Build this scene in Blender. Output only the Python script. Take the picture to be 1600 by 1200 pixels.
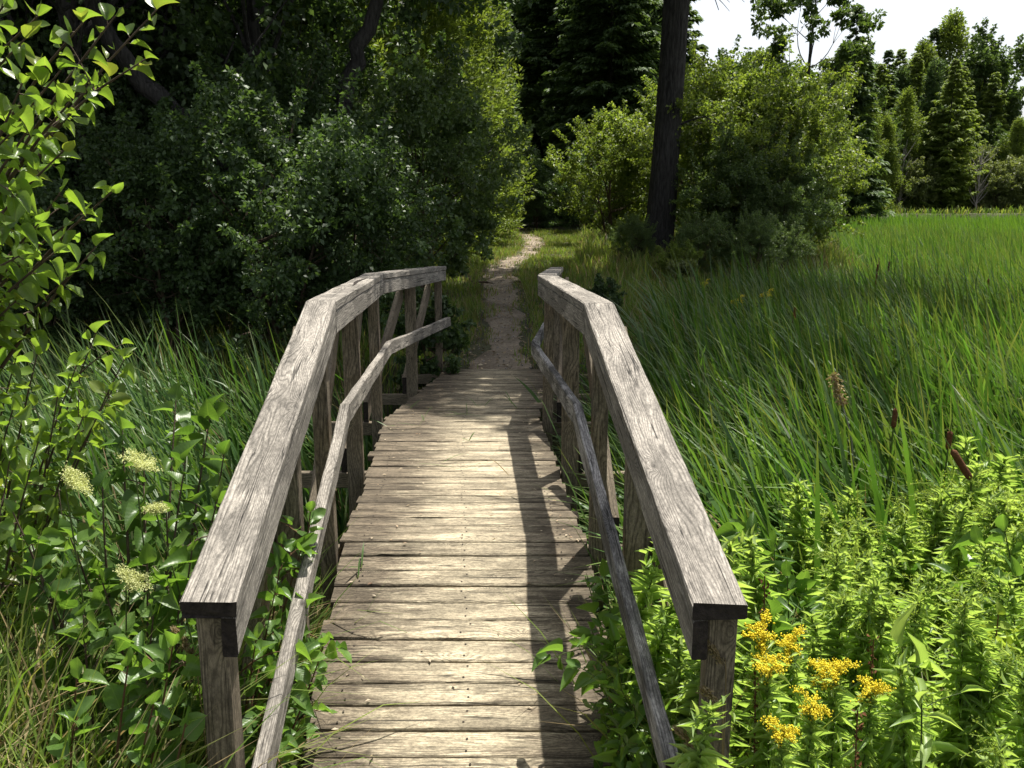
import bpy, math
import numpy as np
from mathutils import Vector, Matrix
R = math.radians
rng = np.random.default_rng(7)
for o in list(bpy.data.objects): bpy.data.objects.remove(o)
scene = bpy.context.scene
C = scene.collection
# ---------------------------------------------------------------- camera
CZ = 3.0
PITCH = R(12.4)
FPX = 1340.0
cd = bpy.data.cameras.new("camera"); cam = bpy.data.objects.new("camera", cd); C.objects.link(cam)
cam.location = (0, 0, CZ); cam.rotation_euler = (R(90) - PITCH, 0, 0)
cd.sensor_width = 36; cd.lens = 36 * FPX / 1600; cd.clip_start = 0.02; cd.clip_end = 1500
scene.camera = cam
# ---------------------------------------------------------------- light
SX, SY = 0.206, 0.31                      # shadow shift per metre of height (sun is ahead and to the right)
SUNDIR = Vector((SX, SY, 1)).normalized()
sl = bpy.data.lights.new("sun", 'SUN'); sun = bpy.data.objects.new("sun", sl); C.objects.link(sun)
sl.energy = 5.0; sl.angle = R(0.5); sl.color = (1, 0.95, 0.86)
sun.rotation_euler = SUNDIR.to_track_quat('Z', 'Y').to_euler()
w = bpy.data.worlds.new("World"); scene.world = w; w.use_nodes = True
nt = w.node_tree; nt.nodes.clear()
sky = nt.nodes.new('ShaderNodeTexSky'); sky.sky_type = 'NISHITA'; sky.sun_disc = False
sky.sun_elevation = math.asin(SUNDIR.z); sky.sun_rotation = math.atan2(SUNDIR.x, SUNDIR.y)
sky.dust_density = 2.5; sky.air_density = 1.0
bg = nt.nodes.new('ShaderNodeBackground'); bg.inputs[1].default_value = 0.10
wo = nt.nodes.new('ShaderNodeOutputWorld')
hs = nt.nodes.new('ShaderNodeHueSaturation'); hs.inputs['Saturation'].default_value = 0.32
nt.links.new(sky.outputs[0], hs.inputs['Color']); nt.links.new(hs.outputs[0], bg.inputs[0])
nt.links.new(bg.outputs[0], wo.inputs[0])
vs = scene.view_settings; vs.view_transform = 'Standard'; vs.look = 'None'; vs.gamma = 1; vs.exposure = 0.97
cy = scene.cycles
cy.max_bounces = 7; cy.diffuse_bounces = 3; cy.glossy_bounces = 2; cy.transmission_bounces = 5; cy.transparent_max_bounces = 4
cy.caustics_reflective = False; cy.caustics_refractive = False; cy.sample_clamp_indirect = 4
# ---------------------------------------------------------------- helpers
CP, SP = math.cos(PITCH), math.sin(PITCH)
def at(px, py, y):
    "point seen at photo pixel (px,py) standing y metres ahead"
    a = (600 - py) / FPX; b = (px - 800) / FPX
    d = y / (CP + a * SP)
    return np.array([b * d, y, CZ + d * (a * CP - SP)])
def nrm(a): return a / np.maximum(np.linalg.norm(a, axis=-1, keepdims=True), 1e-9)
def sstep(a, b, x):
    t = np.clip((x - a) / (b - a), 0, 1); return t * t * (3 - 2 * t)

class MB:
    def __init__(s): s.v = []; s.f = []; s.n = 0; s.uv = []
    def add(s, V, F, mi=0, uv=None):
        V = np.asarray(V, float).reshape(-1, 3); F = np.asarray(F, int)
        s.v.append(V); s.f.append((F + s.n, mi)); s.uv.append(uv); s.n += len(V); return s
    def mesh(s, name, mats, smooth=True):
        me = bpy.data.meshes.new(name)
        if not s.v: return me
        V = np.concatenate(s.v)
        loops = np.concatenate([f.ravel() for f, _ in s.f]).astype(np.int32)
        tot = np.concatenate([np.full(len(f), f.shape[1]) for f, _ in s.f]).astype(np.int32)
        mi = np.concatenate([np.full(len(f), m) for f, m in s.f]).astype(np.int32)
        start = np.concatenate([[0], np.cumsum(tot)[:-1]]).astype(np.int32)
        me.vertices.add(len(V)); me.vertices.foreach_set('co', V.astype(np.float32).ravel())
        me.loops.add(len(loops)); me.loops.foreach_set('vertex_index', loops)
        me.polygons.add(len(tot)); me.polygons.foreach_set('loop_start', start)
        me.polygons.foreach_set('material_index', mi)
        me.polygons.foreach_set('use_smooth', np.full(len(tot), smooth, dtype=bool))
        if any(u is not None for u in s.uv):
            U = np.concatenate([u if u is not None else np.zeros((len(v), 2)) for u, v in zip(s.uv, s.v)])
            l = me.uv_layers.new(name='leaf'); l.data.foreach_set('uv', U[loops].astype(np.float32).ravel())
        for m in (mats if isinstance(mats, (list, tuple)) else [mats]): me.materials.append(m)
        me.update(calc_edges=True); return me
    def build(s, name, mats, parent=None, smooth=True):
        return link(name, s.mesh(name, mats, smooth), parent)
def link(name, me, parent=None):
    o = bpy.data.objects.new(name, me); C.objects.link(o)
    if parent is not None: o.parent = parent
    return o
def tag(o, label=None, cat=None, group=None, kind=None):
    if label: o['label'] = label
    if cat: o['category'] = cat
    if group: o['group'] = group
    if kind: o['kind'] = kind
    return o
def thing(name, label, cat, loc=(0, 0, 0), rz=0, group=None):
    o = link(name, None); o.location = loc; o.rotation_euler = (0, 0, rz); o.empty_display_size = .1
    return tag(o, label, cat, group)
def dup(root, loc, rz=0, sc=1, label=None, group=None):
    r = root.copy(); C.objects.link(r); r.location = loc; r.rotation_euler = (0, 0, rz)
    r.scale = (sc, sc, sc) if not isinstance(sc, tuple) else sc
    if label: r['label'] = label
    if group: r['group'] = group
    for ch in list(root.children):
        c = ch.copy(); C.objects.link(c); c.parent = r
        for g in ch.children:
            d = g.copy(); C.objects.link(d); d.parent = c
    return r

def tube(pts, rad, k=6, cap=True):
    pts = np.asarray(pts, float); n = len(pts); rad = np.broadcast_to(rad, n)
    T = nrm(np.gradient(pts, axis=0))
    ref = np.where(np.abs(T[:, 2:3]) > .9, [[1., 0, 0]], [[0., 0, 1]])
    A = nrm(np.cross(T, ref)); B = np.cross(T, A)
    for i in range(1, n):      # keep the frame from flipping
        if A[i] @ A[i - 1] < 0: A[i] *= -1; B[i] *= -1
    th = np.arange(k) / k * 2 * math.pi
    V = pts[:, None] + rad[:, None, None] * (np.cos(th)[None, :, None] * A[:, None] + np.sin(th)[None, :, None] * B[:, None])
    i = np.arange(n - 1)[:, None] * k; j = np.arange(k)[None]; j2 = (j + 1) % k
    F = np.stack([i + j, i + j2, i + k + j2, i + k + j], -1).reshape(-1, 4)
    return V.reshape(-1, 3), F
def bez(p0, p1, p2, n=8):
    t = np.linspace(0, 1, n)[:, None]
    return (1 - t) ** 2 * np.asarray(p0) + 2 * t * (1 - t) * np.asarray(p1) + t * t * np.asarray(p2)

# leaf templates: (u along, v across, w up), faces, uv
def tmpl(us, hw, droop=.15, fold=.12, cup=0):
    V = []; F = []; UV = []
    for u, h in zip(us, hw):
        z = -droop * u * u
        V += [(u, -h, z + fold * h), (u, 0, z), (u, h, z + fold * h)]
        UV += [(u, .5 - h), (u, .5), (u, .5 + h)]
    for i in range(len(us) - 1):
        a = i * 3; F += [(a, a + 1, a + 4, a + 3), (a + 1, a + 2, a + 5, a + 4)]
    return np.array(V, float), np.array(F), np.array(UV, float)
def tmpl5(us, hw, droop=.2, cup=.5, twist=0., wave=0.):
    V = []; F = []; UV = []
    for u, h in zip(us, hw):
        for q in (-1, -.55, 0, .55, 1):
            v = q * h; z = -droop * u * u + cup * (abs(v) * .55 + v * v * 1.2) + twist * v * u + wave * math.sin(u * 9 + q) * abs(v) * .5
            V.append((u, v, z)); UV.append((u, .5 + v))
    for i in range(len(us) - 1):
        for j in range(4):
            a = i * 5 + j; F.append((a, a + 1, a + 6, a + 5))
    return np.array(V, float), np.array(F), np.array(UV, float)
T_DIA = (np.array([(0, 0, 0), (.45, .5, .1), (1, 0, -.05), (.45, -.5, .1)], float), np.array([(0, 3, 2, 1)]), None)
_u = [0, .05, .16, .32, .5, .68, .83, .94, 1]
T_OVAL = [tmpl5(_u, [0, .18, .36, .48, .5, .44, .30, .12, 0], d, c, t, w_) for d, c, t, w_ in ((.25, .5, .1, .1), (.5, .9, -.3, .15), (-.05, .3, .35, .2), (.75, 1.1, .2, .1))]
T_HEART = [tmpl5(_u, [.06, .30, .45, .5, .48, .38, .24, .08, 0], d, c, t, w_) for d, c, t, w_ in ((.15, .3, .1, .2), (.4, .7, -.3, .3), (-.05, .15, .4, .25), (.6, .9, .25, .2))]
T_LANCE = tmpl([0, .25, .6, 1], [.12, .5, .42, 0], .35, .5)
T_SPRAY = (np.array([(0, .05, 0), (.35, .5, .0), (.3, .12, .06), (.75, .35, -.06), (1, 0, -.12), (.75, -.35, -.06), (.3, -.12, .06), (.35, -.5, 0), (0, -.05, 0)], float),
           np.array([(0, 8, 6, 2), (2, 6, 4, 3), (6, 5, 4, 4)])[:2], None)
def scatter(mb, T, P, D, N, L, W, mi=0):
    if isinstance(T, list):
        k = np.arange(len(P)) % len(T); L = np.broadcast_to(L, len(P)); W = np.broadcast_to(W, len(P))
        for q, t_ in enumerate(T): scatter(mb, t_, P[k == q], D[k == q], N[k == q], L[k == q], W[k == q], mi)
        return
    tv, tf, uv = T; n = len(P)
    if n == 0: return
    D = nrm(D); S = nrm(np.cross(N, D)); U = np.cross(D, S)
    L = np.broadcast_to(L, n)[:, None, None]; W = np.broadcast_to(W, n)[:, None, None]
    V = P[:, None] + tv[None, :, 0:1] * L * D[:, None] + tv[None, :, 1:2] * W * S[:, None] + tv[None, :, 2:3] * L * U[:, None]
    F = (tf[None] + (np.arange(n) * len(tv))[:, None, None]).reshape(-1, tf.shape[1])
    mb.add(V.reshape(-1, 3), F, mi, None if uv is None else np.tile(uv, (n, 1)))
def rdir(n, up=0.0, g=rng):
    d = g.normal(size=(n, 3)); d = nrm(d); d[:, 2] += up; return nrm(d)
def blades(mb, P, H, W, lean, bend, az, seg=4, mi=0, facing=None, g=rng):
    """ribbon blades. lean = initial tilt (rad), bend = extra tilt reached at the tip, az = direction it falls to"""
    n = len(P); H = np.broadcast_to(H, n); W = np.broadcast_to(W, n)
    if n == 0: return
    t = np.linspace(0, 1, seg + 1)
    dirx = np.stack([np.cos(az), np.sin(az), np.zeros(n)], -1)
    fa = az + math.pi / 2 + g.normal(0, .6, n) if facing is None else facing
    side = np.stack([np.cos(fa), np.sin(fa), np.zeros(n)], -1)
    pts = [P]; 
    for i in range(seg):
        tm = (t[i] + t[i + 1]) / 2
        a = lean + bend * tm ** 2.2
        step = (H / seg)[:, None] * (np.sin(a)[:, None] * dirx + np.cos(a)[:, None] * np.array([0, 0, 1.]))
        pts.append(pts[-1] + step)
    pts = np.stack(pts, 1)
    wt = np.interp(t, [0, .15, .6, .9, 1], [.6, .9, 1, .45, .0])
    off = side[:, None] * (W[:, None] * wt[None])[..., None] * .5
    V = np.stack([pts - off, pts + off], 2).reshape(n, -1, 3)
    k = 2 * (seg + 1)
    b = np.arange(seg) * 2
    f = np.stack([b, b + 1, b + 3, b + 2], -1)
    F = (f[None] + (np.arange(n) * k)[:, None, None]).reshape(-1, 4)
    uv = np.tile(np.stack([np.repeat(t, 2), np.tile([0., 1.], seg + 1)], -1), (n, 1))
    mb.add(V.reshape(-1, 3), F, mi, uv)

# ---------------------------------------------------------------- materials
def newmat(name):
    m = bpy.data.materials.new(name); m.use_nodes = True; n = m.node_tree; n.nodes.clear()
    out = n.nodes.new('ShaderNodeOutputMaterial'); return m, n, out
def N_(n, t, **k):
    x = n.nodes.new(t)
    for a, b in k.items(): setattr(x, a, b)
    return x
def ramp(n, stops, fac=None, interp='LINEAR'):
    r = n.nodes.new('ShaderNodeValToRGB'); r.color_ramp.interpolation = interp
    e = r.color_ramp.elements
    while len(e) < len(stops): e.new(.5)
    for i, (p, c) in enumerate(stops):
        e[i].position = p; e[i].color = (c[0], c[1], c[2], 1) if isinstance(c, (tuple, list)) else (c, c, c, 1)
    if fac is not None: n.links.new(fac, r.inputs[0])
    return r
def mixc(n, mode, fac, a, b):
    m = n.nodes.new('ShaderNodeMix'); m.data_type = 'RGBA'; m.blend_type = mode
    for q, v in ((0, fac), (6, a), (7, b)):
        s = m.inputs[q]
        if isinstance(v, bpy.types.NodeSocket): n.links.new(v, s)
        elif isinstance(v, (int, float)): s.default_value = v if q == 0 else (v, v, v, 1)
        else: s.default_value = (*v, 1)
    return m.outputs[2]
def noise(n, vec, scale, detail=4, rough=.55, dist=0):
    t = n.nodes.new('ShaderNodeTexNoise'); t.inputs['Scale'].default_value = scale; t.inputs['Detail'].default_value = detail
    t.inputs['Roughness'].default_value = rough; t.inputs['Distortion'].default_value = dist
    if vec is not None: n.links.new(vec, t.inputs['Vector'])
    return t
def leafmat(name, cols, trans=.4, rough=.45, spec=.35, tcol=None, veins=False, tip=None, tboost=1.7):
    m, n, out = newmat(name); L = n.links
    geo = N_(n, 'ShaderNodeNewGeometry')
    stops = [(i / (len(cols) - 1), c) for i, c in enumerate(cols)]
    r = ramp(n, stops, geo.outputs['Random Per Island'])
    col = r.outputs[0]
    tc = N_(n, 'ShaderNodeTexCoord')
    nz = noise(n, tc.outputs['Object'], 1.3, 3)
    vr = ramp(n, [(.3, .72), (.7, 1.25)], nz.outputs[0])
    col = mixc(n, 'MULTIPLY', 1.0, col, vr.outputs[0])
    bumpsrc = None
    if veins:
        uv = N_(n, 'ShaderNodeUVMap'); uv.uv_map = 'leaf'
        sp = N_(n, 'ShaderNodeSeparateXYZ'); L.new(uv.outputs[0], sp.inputs[0])
        a = N_(n, 'ShaderNodeMath', operation='SUBTRACT'); L.new(sp.outputs[1], a.inputs[0]); a.inputs[1].default_value = .5
        b = N_(n, 'ShaderNodeMath', operation='ABSOLUTE'); L.new(a.outputs[0], b.inputs[0])
        mid = ramp(n, [(0, 1), (.035, 0)], b.outputs[0])
        c = N_(n, 'ShaderNodeMath', operation='MULTIPLY_ADD'); L.new(b.outputs[0], c.inputs[0]); c.inputs[1].default_value = -.9; L.new(sp.outputs[0], c.inputs[2])
        d = N_(n, 'ShaderNodeMath', operation='MULTIPLY'); L.new(c.outputs[0], d.inputs[0]); d.inputs[1].default_value = 44
        e = N_(n, 'ShaderNodeMath', operation='SINE'); L.new(d.outputs[0], e.inputs[0])
        vein = ramp(n, [(.88, 0), (1, .4)], e.outputs[0])
        mx = N_(n, 'ShaderNodeMath', operation='MAXIMUM'); L.new(mid.outputs[0], mx.inputs[0]); L.new(vein.outputs[0], mx.inputs[1])
        f = N_(n, 'ShaderNodeMath', operation='MULTIPLY'); L.new(mx.outputs[0], f.inputs[0]); f.inputs[1].default_value = .3
        col = mixc(n, 'MIX', f.outputs[0], col, (cols[-1][0] * 1.8, cols[-1][1] * 1.5, cols[-1][2] * 1.7))
        bumpsrc = e.outputs[0]
    if tip:
        uv = N_(n, 'ShaderNodeUVMap'); uv.uv_map = 'leaf'
        sp = N_(n, 'ShaderNodeSeparateXYZ'); L.new(uv.outputs[0], sp.inputs[0])
        tr = ramp(n, [(.0, .6), (.15, .0), (.86, 0), (1, .7)], sp.outputs[0])
        q = N_(n, 'ShaderNodeMath', operation='MULTIPLY'); L.new(tr.outputs[0], q.inputs[0])
        rr = N_(n, 'ShaderNodeMath', operation='FRACT'); g2 = N_(n, 'ShaderNodeMath', operation='MULTIPLY')
        L.new(geo.outputs['Random Per Island'], g2.inputs[0]); g2.inputs[1].default_value = 37.7; L.new(g2.outputs[0], rr.inputs[0])
        L.new(rr.outputs[0], q.inputs[1])
        col = mixc(n, 'MIX', q.outputs[0], col, tip)
    p = N_(n, 'ShaderNodeBsdfPrincipled'); L.new(col, p.inputs['Base Color'])
    p.inputs['Roughness'].default_value = rough; p.inputs['Specular IOR Level'].default_value = spec
    if bumpsrc is not None:
        bp = N_(n, 'ShaderNodeBump'); bp.inputs['Strength'].default_value = .12; bp.inputs['Distance'].default_value = .0006
        L.new(bumpsrc, bp.inputs['Height']); L.new(bp.outputs[0], p.inputs['Normal'])
    t = N_(n, 'ShaderNodeBsdfTranslucent')
    tc2 = mixc(n, 'MULTIPLY', 1.0, col, tcol or (1.2 * tboost, 1.2 * tboost, .55 * tboost)); L.new(tc2, t.inputs[0])
    ms = N_(n, 'ShaderNodeMixShader'); ms.inputs[0].default_value = trans
    L.new(p.outputs[0], ms.inputs[1]); L.new(t.outputs[0], ms.inputs[2]); L.new(ms.outputs[0], out.inputs[0])
    return m
def plain(name, c1, c2, scale=8, rough=.8, bump=.3, stretch=(1, 1, 1), dist=.02):
    m, n, out = newmat(name); L = n.links
    tc = N_(n, 'ShaderNodeTexCoord'); mp = N_(n, 'ShaderNodeMapping'); L.new(tc.outputs['Object'], mp.inputs[0]); mp.inputs['Scale'].default_value = stretch
    nz = noise(n, mp.outputs[0], scale, 7, .65)
    r = ramp(n, [(.3, c1), (.7, c2)], nz.outputs[0])
    p = N_(n, 'ShaderNodeBsdfPrincipled'); L.new(r.outputs[0], p.inputs['Base Color']); p.inputs['Roughness'].default_value = rough
    p.inputs['Specular IOR Level'].default_value = .2
    b = N_(n, 'ShaderNodeBump'); b.inputs['Strength'].default_value = bump; b.inputs['Distance'].default_value = dist
    L.new(nz.outputs[0], b.inputs['Height']); L.new(b.outputs[0], p.inputs['Normal']); L.new(p.outputs[0], out.inputs[0])
    return m
def woodmat(name, light, dark, warm=None, wear=False, crack=1.0, lichen=.5):
    m, n, out = newmat(name); L = n.links
    tc = N_(n, 'ShaderNodeTexCoord'); geo = N_(n, 'ShaderNodeNewGeometry')
    rm = N_(n, 'ShaderNodeVectorMath', operation='SCALE'); rm.inputs[0].default_value = (17.3, 41.7, 29.1)
    L.new(geo.outputs['Random Per Island'], rm.inputs['Scale'])
    ad = N_(n, 'ShaderNodeVectorMath', operation='ADD'); L.new(tc.outputs['Object'], ad.inputs[0]); L.new(rm.outputs[0], ad.inputs[1])
    def mp(s):
        x = N_(n, 'ShaderNodeMapping'); x.inputs['Scale'].default_value = s; L.new(ad.outputs[0], x.inputs[0]); return x.outputs[0]
    def math_(op, a, b=None, c=None):
        x = N_(n, 'ShaderNodeMath', operation=op)
        for i, v in enumerate((a, b, c)):
            if v is None: continue
            if isinstance(v, bpy.types.NodeSocket): L.new(v, x.inputs[i])
            else: x.inputs[i].default_value = v
        return x.outputs[0]
    sep = N_(n, 'ShaderNodeSeparateXYZ'); L.new(ad.outputs[0], sep.inputs[0])
    across = math_('MULTIPLY_ADD', sep.outputs[2], .75, sep.outputs[1])
    # knots push the growth rings aside
    vo = N_(n, 'ShaderNodeTexVoronoi'); vo.inputs['Scale'].default_value = 3.1; L.new(mp((1, 2.2, 2.2)), vo.inputs['Vector'])
    kd = vo.outputs['Distance']
    lowd = noise(n, mp((1.1, 7, 7)), 1.3, 2, .5)
    disp = math_('ADD', math_('MULTIPLY', lowd.outputs[0], .16), math_('MULTIPLY', math_('EXPONENT', math_('MULTIPLY', kd, -9.)), .10))
    rings = math_('SINE', math_('MULTIPLY', math_('ADD', across, disp), 2 * math.pi / .0085))
    ring = ramp(n, [(0, 1), (.55, .85), (.85, .35), (1, .2)], math_('MULTIPLY_ADD', rings, .5, .5))
    fib = noise(n, mp((6, 240, 240)), 1.0, 4, .75); fibr = ramp(n, [(.33, 0), (.67, 1)], fib.outputs[0])
    spk = noise(n, mp((60, 140, 140)), 1.0, 5, .8); spr = ramp(n, [(.42, .55), (.58, 1.1)], spk.outputs[0])
    blot = noise(n, mp((1.8, 6, 6)), 2.0, 8, .72); blotr = ramp(n, [(.44, 0), (.58, 1)], blot.outputs[0])
    ck = noise(n, mp((.7, 34, 34)), 1.5, 2, .5)
    cr = ramp(n, [(0, 0), (.010, .1), (.022, 1)], math_('ABSOLUTE', math_('SUBTRACT', ck.outputs[0], .44)))
    ck2 = noise(n, mp((1.2, 12, 12)), 2.1, 3, .5); ckm = ramp(n, [(.46, 1), (.54, 0)], ck2.outputs[0])
    crack_f = math_('MAXIMUM', cr.outputs[0], ckm.outputs[0])
    kn = ramp(n, [(.0, .10), (.03, .3), (.055, .75), (.075, 1)], kd)
    c = mixc(n, 'MIX', fibr.outputs[0], dark, light)
    c = mixc(n, 'MIX', .45, c, light)
    c = mixc(n, 'MULTIPLY', .55, c, ring.outputs[0])
    c = mixc(n, 'MULTIPLY', .8, c, spr.outputs[0])
    c = mixc(n, 'MULTIPLY', lichen, c, ramp(n, [(0, .30), (1, 1.08)], blotr.outputs[0]).outputs[0])
    tone = ramp(n, [(0, .66), (.5, 1.0), (1, 1.12)], geo.outputs['Random Per Island'])
    c = mixc(n, 'MULTIPLY', .8, c, tone.outputs[0])
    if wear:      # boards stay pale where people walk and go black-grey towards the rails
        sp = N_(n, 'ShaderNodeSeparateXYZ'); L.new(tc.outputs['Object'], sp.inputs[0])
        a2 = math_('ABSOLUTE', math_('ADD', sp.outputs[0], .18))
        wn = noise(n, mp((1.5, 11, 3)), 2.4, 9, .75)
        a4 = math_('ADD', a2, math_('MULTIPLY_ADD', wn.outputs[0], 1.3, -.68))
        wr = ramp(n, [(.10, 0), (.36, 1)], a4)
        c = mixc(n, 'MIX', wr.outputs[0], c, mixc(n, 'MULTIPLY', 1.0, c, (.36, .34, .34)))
    c = mixc(n, 'MULTIPLY', .85 * crack, c, crack_f)
    c = mixc(n, 'MULTIPLY', .8, c, kn.outputs[0])
    p = N_(n, 'ShaderNodeBsdfPrincipled'); L.new(c, p.inputs['Base Color']); p.inputs['Roughness'].default_value = .8; p.inputs['Specular IOR Level'].default_value = .2
    hh = mixc(n, 'MULTIPLY', .9, mixc(n, 'MULTIPLY', .6, fibr.outputs[0], ring.outputs[0]), crack_f)
    b = N_(n, 'ShaderNodeBump'); b.inputs['Strength'].default_value = .6; b.inputs['Distance'].default_value = .003
    L.new(hh, b.inputs['Height']); L.new(b.outputs[0], p.inputs['Normal']); L.new(p.outputs[0], out.inputs[0])
    return m

M = {}
M['rail'] = woodmat('weathered_rail_wood', (.43, .395, .345), (.19, .17, .148), lichen=.6)
M['post'] = woodmat('weathered_post_wood', (.30, .25, .18), (.15, .12, .085), crack=.6)
M['deck'] = woodmat('weathered_deck_wood', (.63, .545, .385), (.26, .212, .15), wear=True, lichen=.6)
M['end'] = plain('shaded_end_grain', (.012, .01, .009), (.05, .04, .034), 60, .9, .6)  # weathered end grain, with the shade on the board ends darkened into its colour
M['bark'] = plain('dark_bark', (.018, .017, .017), (.085, .08, .077), 9, .95, 1, (3, 3, .45), .06)
M['twig'] = plain('twig_bark', (.045, .03, .02), (.12, .09, .065), 20, .85, .5)
M['deadwood'] = plain('dead_grey_wood', (.2, .18, .17), (.34, .31, .29), 10, .9, .4)
M['stem'] = leafmat('green_stem', [(.05, .08, .02), (.09, .13, .03)], .1)
M['redstem'] = plain('reddish_stem', (.07, .035, .02), (.14, .08, .04), 20, .7, .2)
M['pear'] = leafmat('glossy_oval_leaf', [(.09, .16, .025), (.12, .20, .035), (.14, .22, .045), (.10, .17, .03), (.13, .2, .04), (.12, .19, .03), (.09, .16, .03), (.13, .21, .04), (.16, .19, .04)], .5, .34, .5, veins=True)
M['dog'] = leafmat('dogwood_leaf', [(.06, .125, .025), (.09, .17, .035), (.12, .21, .045)], .45, .38, .45, veins=True)
M['gold'] = leafmat('goldenrod_leaf', [(.18, .28, .08), (.26, .37, .12), (.34, .44, .16)], .45, .42, .4)
M['goldtop'] = leafmat('goldenrod_green_plume', [(.22, .30, .05), (.28, .36, .08)], .4, .6, .2)
M['yellow'] = leafmat('goldenrod_flower', [(.93, .80, .05), (.95, .86, .10)], .35, .7, .1, (1.2, 1.1, .5))
M['lace'] = leafmat('cream_umbel', [(.52, .56, .24), (.64, .66, .34)], .3, .7, .1, (1.2, 1.2, .8))
M['reed'] = leafmat('cattail_blade', [(.022, .062, .012), (.042, .10, .018), (.075, .15, .028), (.028, .075, .014), (.10, .18, .04), (.045, .105, .018), (.11, .15, .05)], .32, .46, .4, tip=(.2, .17, .06))
M['reedfar'] = leafmat('far_cattail_blade', [(.045, .105, .014), (.075, .155, .022), (.115, .20, .035)], .33, .42, .4, tip=(.10, .16, .03))
M['dry'] = leafmat('dry_blade', [(.32, .26, .13), (.24, .18, .09), (.4, .34, .2)], .3, .7, .2, (1, .9, .6))
M['grass'] = leafmat('meadow_grass_blade', [(.07, .13, .025), (.11, .18, .03), (.16, .21, .05), (.20, .2, .08)], .38, .5, .3)
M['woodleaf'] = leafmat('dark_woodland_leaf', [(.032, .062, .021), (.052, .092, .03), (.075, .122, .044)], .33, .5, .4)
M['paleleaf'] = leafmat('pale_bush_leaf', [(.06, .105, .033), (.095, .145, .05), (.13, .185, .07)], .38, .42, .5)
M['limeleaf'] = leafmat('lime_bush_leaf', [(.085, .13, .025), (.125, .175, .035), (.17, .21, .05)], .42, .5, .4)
M['canopy'] = leafmat('canopy_leaf', [(.04, .08, .02), (.07, .12, .03)], .3, .4, .4)
M['cedar'] = leafmat('cedar_spray', [(.09, .135, .026), (.13, .18, .035), (.165, .21, .05)], .36, .6, .25)
M['spruce'] = leafmat('spruce_spray', [(.045, .08, .03), (.07, .115, .04), (.095, .14, .05)], .25, .6, .25)
M['fargreen'] = leafmat('far_broad_leaf', [(.05, .085, .025), (.075, .122, .032), (.09, .135, .04)], .3, .5, .3)
M['farpale'] = leafmat('far_willow_leaf', [(.10, .13, .05), (.14, .17, .06), (.17, .2, .07)], .3, .5, .3)
M['cat'] = plain('cattail_brown', (.07, .028, .012), (.14, .06, .028), 90, .95, .5)
M['litter'] = leafmat('litter', [(.13, .08, .05), (.3, .22, .15), (.42, .36, .27), (.2, .14, .08)], .1, .8, .2)
M['stone'] = plain('pebble', (.16, .14, .13), (.38, .35, .32), 9, .85, .3)
# ground materials
def groundmat():
    m, n, out = newmat('earth'); L = n.links
    tc = N_(n, 'ShaderNodeTexCoord')
    a = noise(n, tc.outputs['Object'], .9, 6); b = noise(n, tc.outputs['Object'], 22, 8, .7)
    c1 = ramp(n, [(.35, (.035, .03, .018)), (.62, (.07, .075, .028))], a.outputs[0])
    c2 = ramp(n, [(.3, .55), (.7, 1.3)], b.outputs[0])
    c = mixc(n, 'MULTIPLY', 1, c1.outputs[0], c2.outputs[0])
    p = N_(n, 'ShaderNodeBsdfPrincipled'); L.new(c, p.inputs['Base Color']); p.inputs['Roughness'].default_value = .95
    bp = N_(n, 'ShaderNodeBump'); bp.inputs['Strength'].default_value = .8; bp.inputs['Distance'].default_value = .05
    L.new(b.outputs[0], bp.inputs['Height']); L.new(bp.outputs[0], p.inputs['Normal']); L.new(p.outputs[0], out.inputs[0]); return m
def pathmat():
    m, n, out = newmat('trodden_dirt'); L = n.links
    tc = N_(n, 'ShaderNodeTexCoord')
    a = noise(n, tc.outputs['Object'], 1.6, 6); b = noise(n, tc.outputs['Object'], 28, 8, .7)
    vo = N_(n, 'ShaderNodeTexVoronoi'); vo.inputs['Scale'].default_value = 34; L.new(tc.outputs['Object'], vo.inputs['Vector'])
    c1 = ramp(n, [(.32, (.13, .10, .07)), (.6, (.28, .23, .17))], a.outputs[0])
    c2 = ramp(n, [(.3, .6), (.7, 1.25)], b.outputs[0])
    c = mixc(n, 'MULTIPLY', 1, c1.outputs[0], c2.outputs[0])
    c = mixc(n, 'MULTIPLY', .45, c, ramp(n, [(0, .5), (1, 1.3)], vo.outputs['Color']).outputs[0])
    p = N_(n, 'ShaderNodeBsdfPrincipled'); L.new(c, p.inputs['Base Color']); p.inputs['Roughness'].default_value = .95
    bp = N_(n, 'ShaderNodeBump'); bp.inputs['Strength'].default_value = .9; bp.inputs['Distance'].default_value = .03
    L.new(b.outputs[0], bp.inputs['Height']); L.new(bp.outputs[0], p.inputs['Normal']); L.new(p.outputs[0], out.inputs[0]); return m

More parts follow.
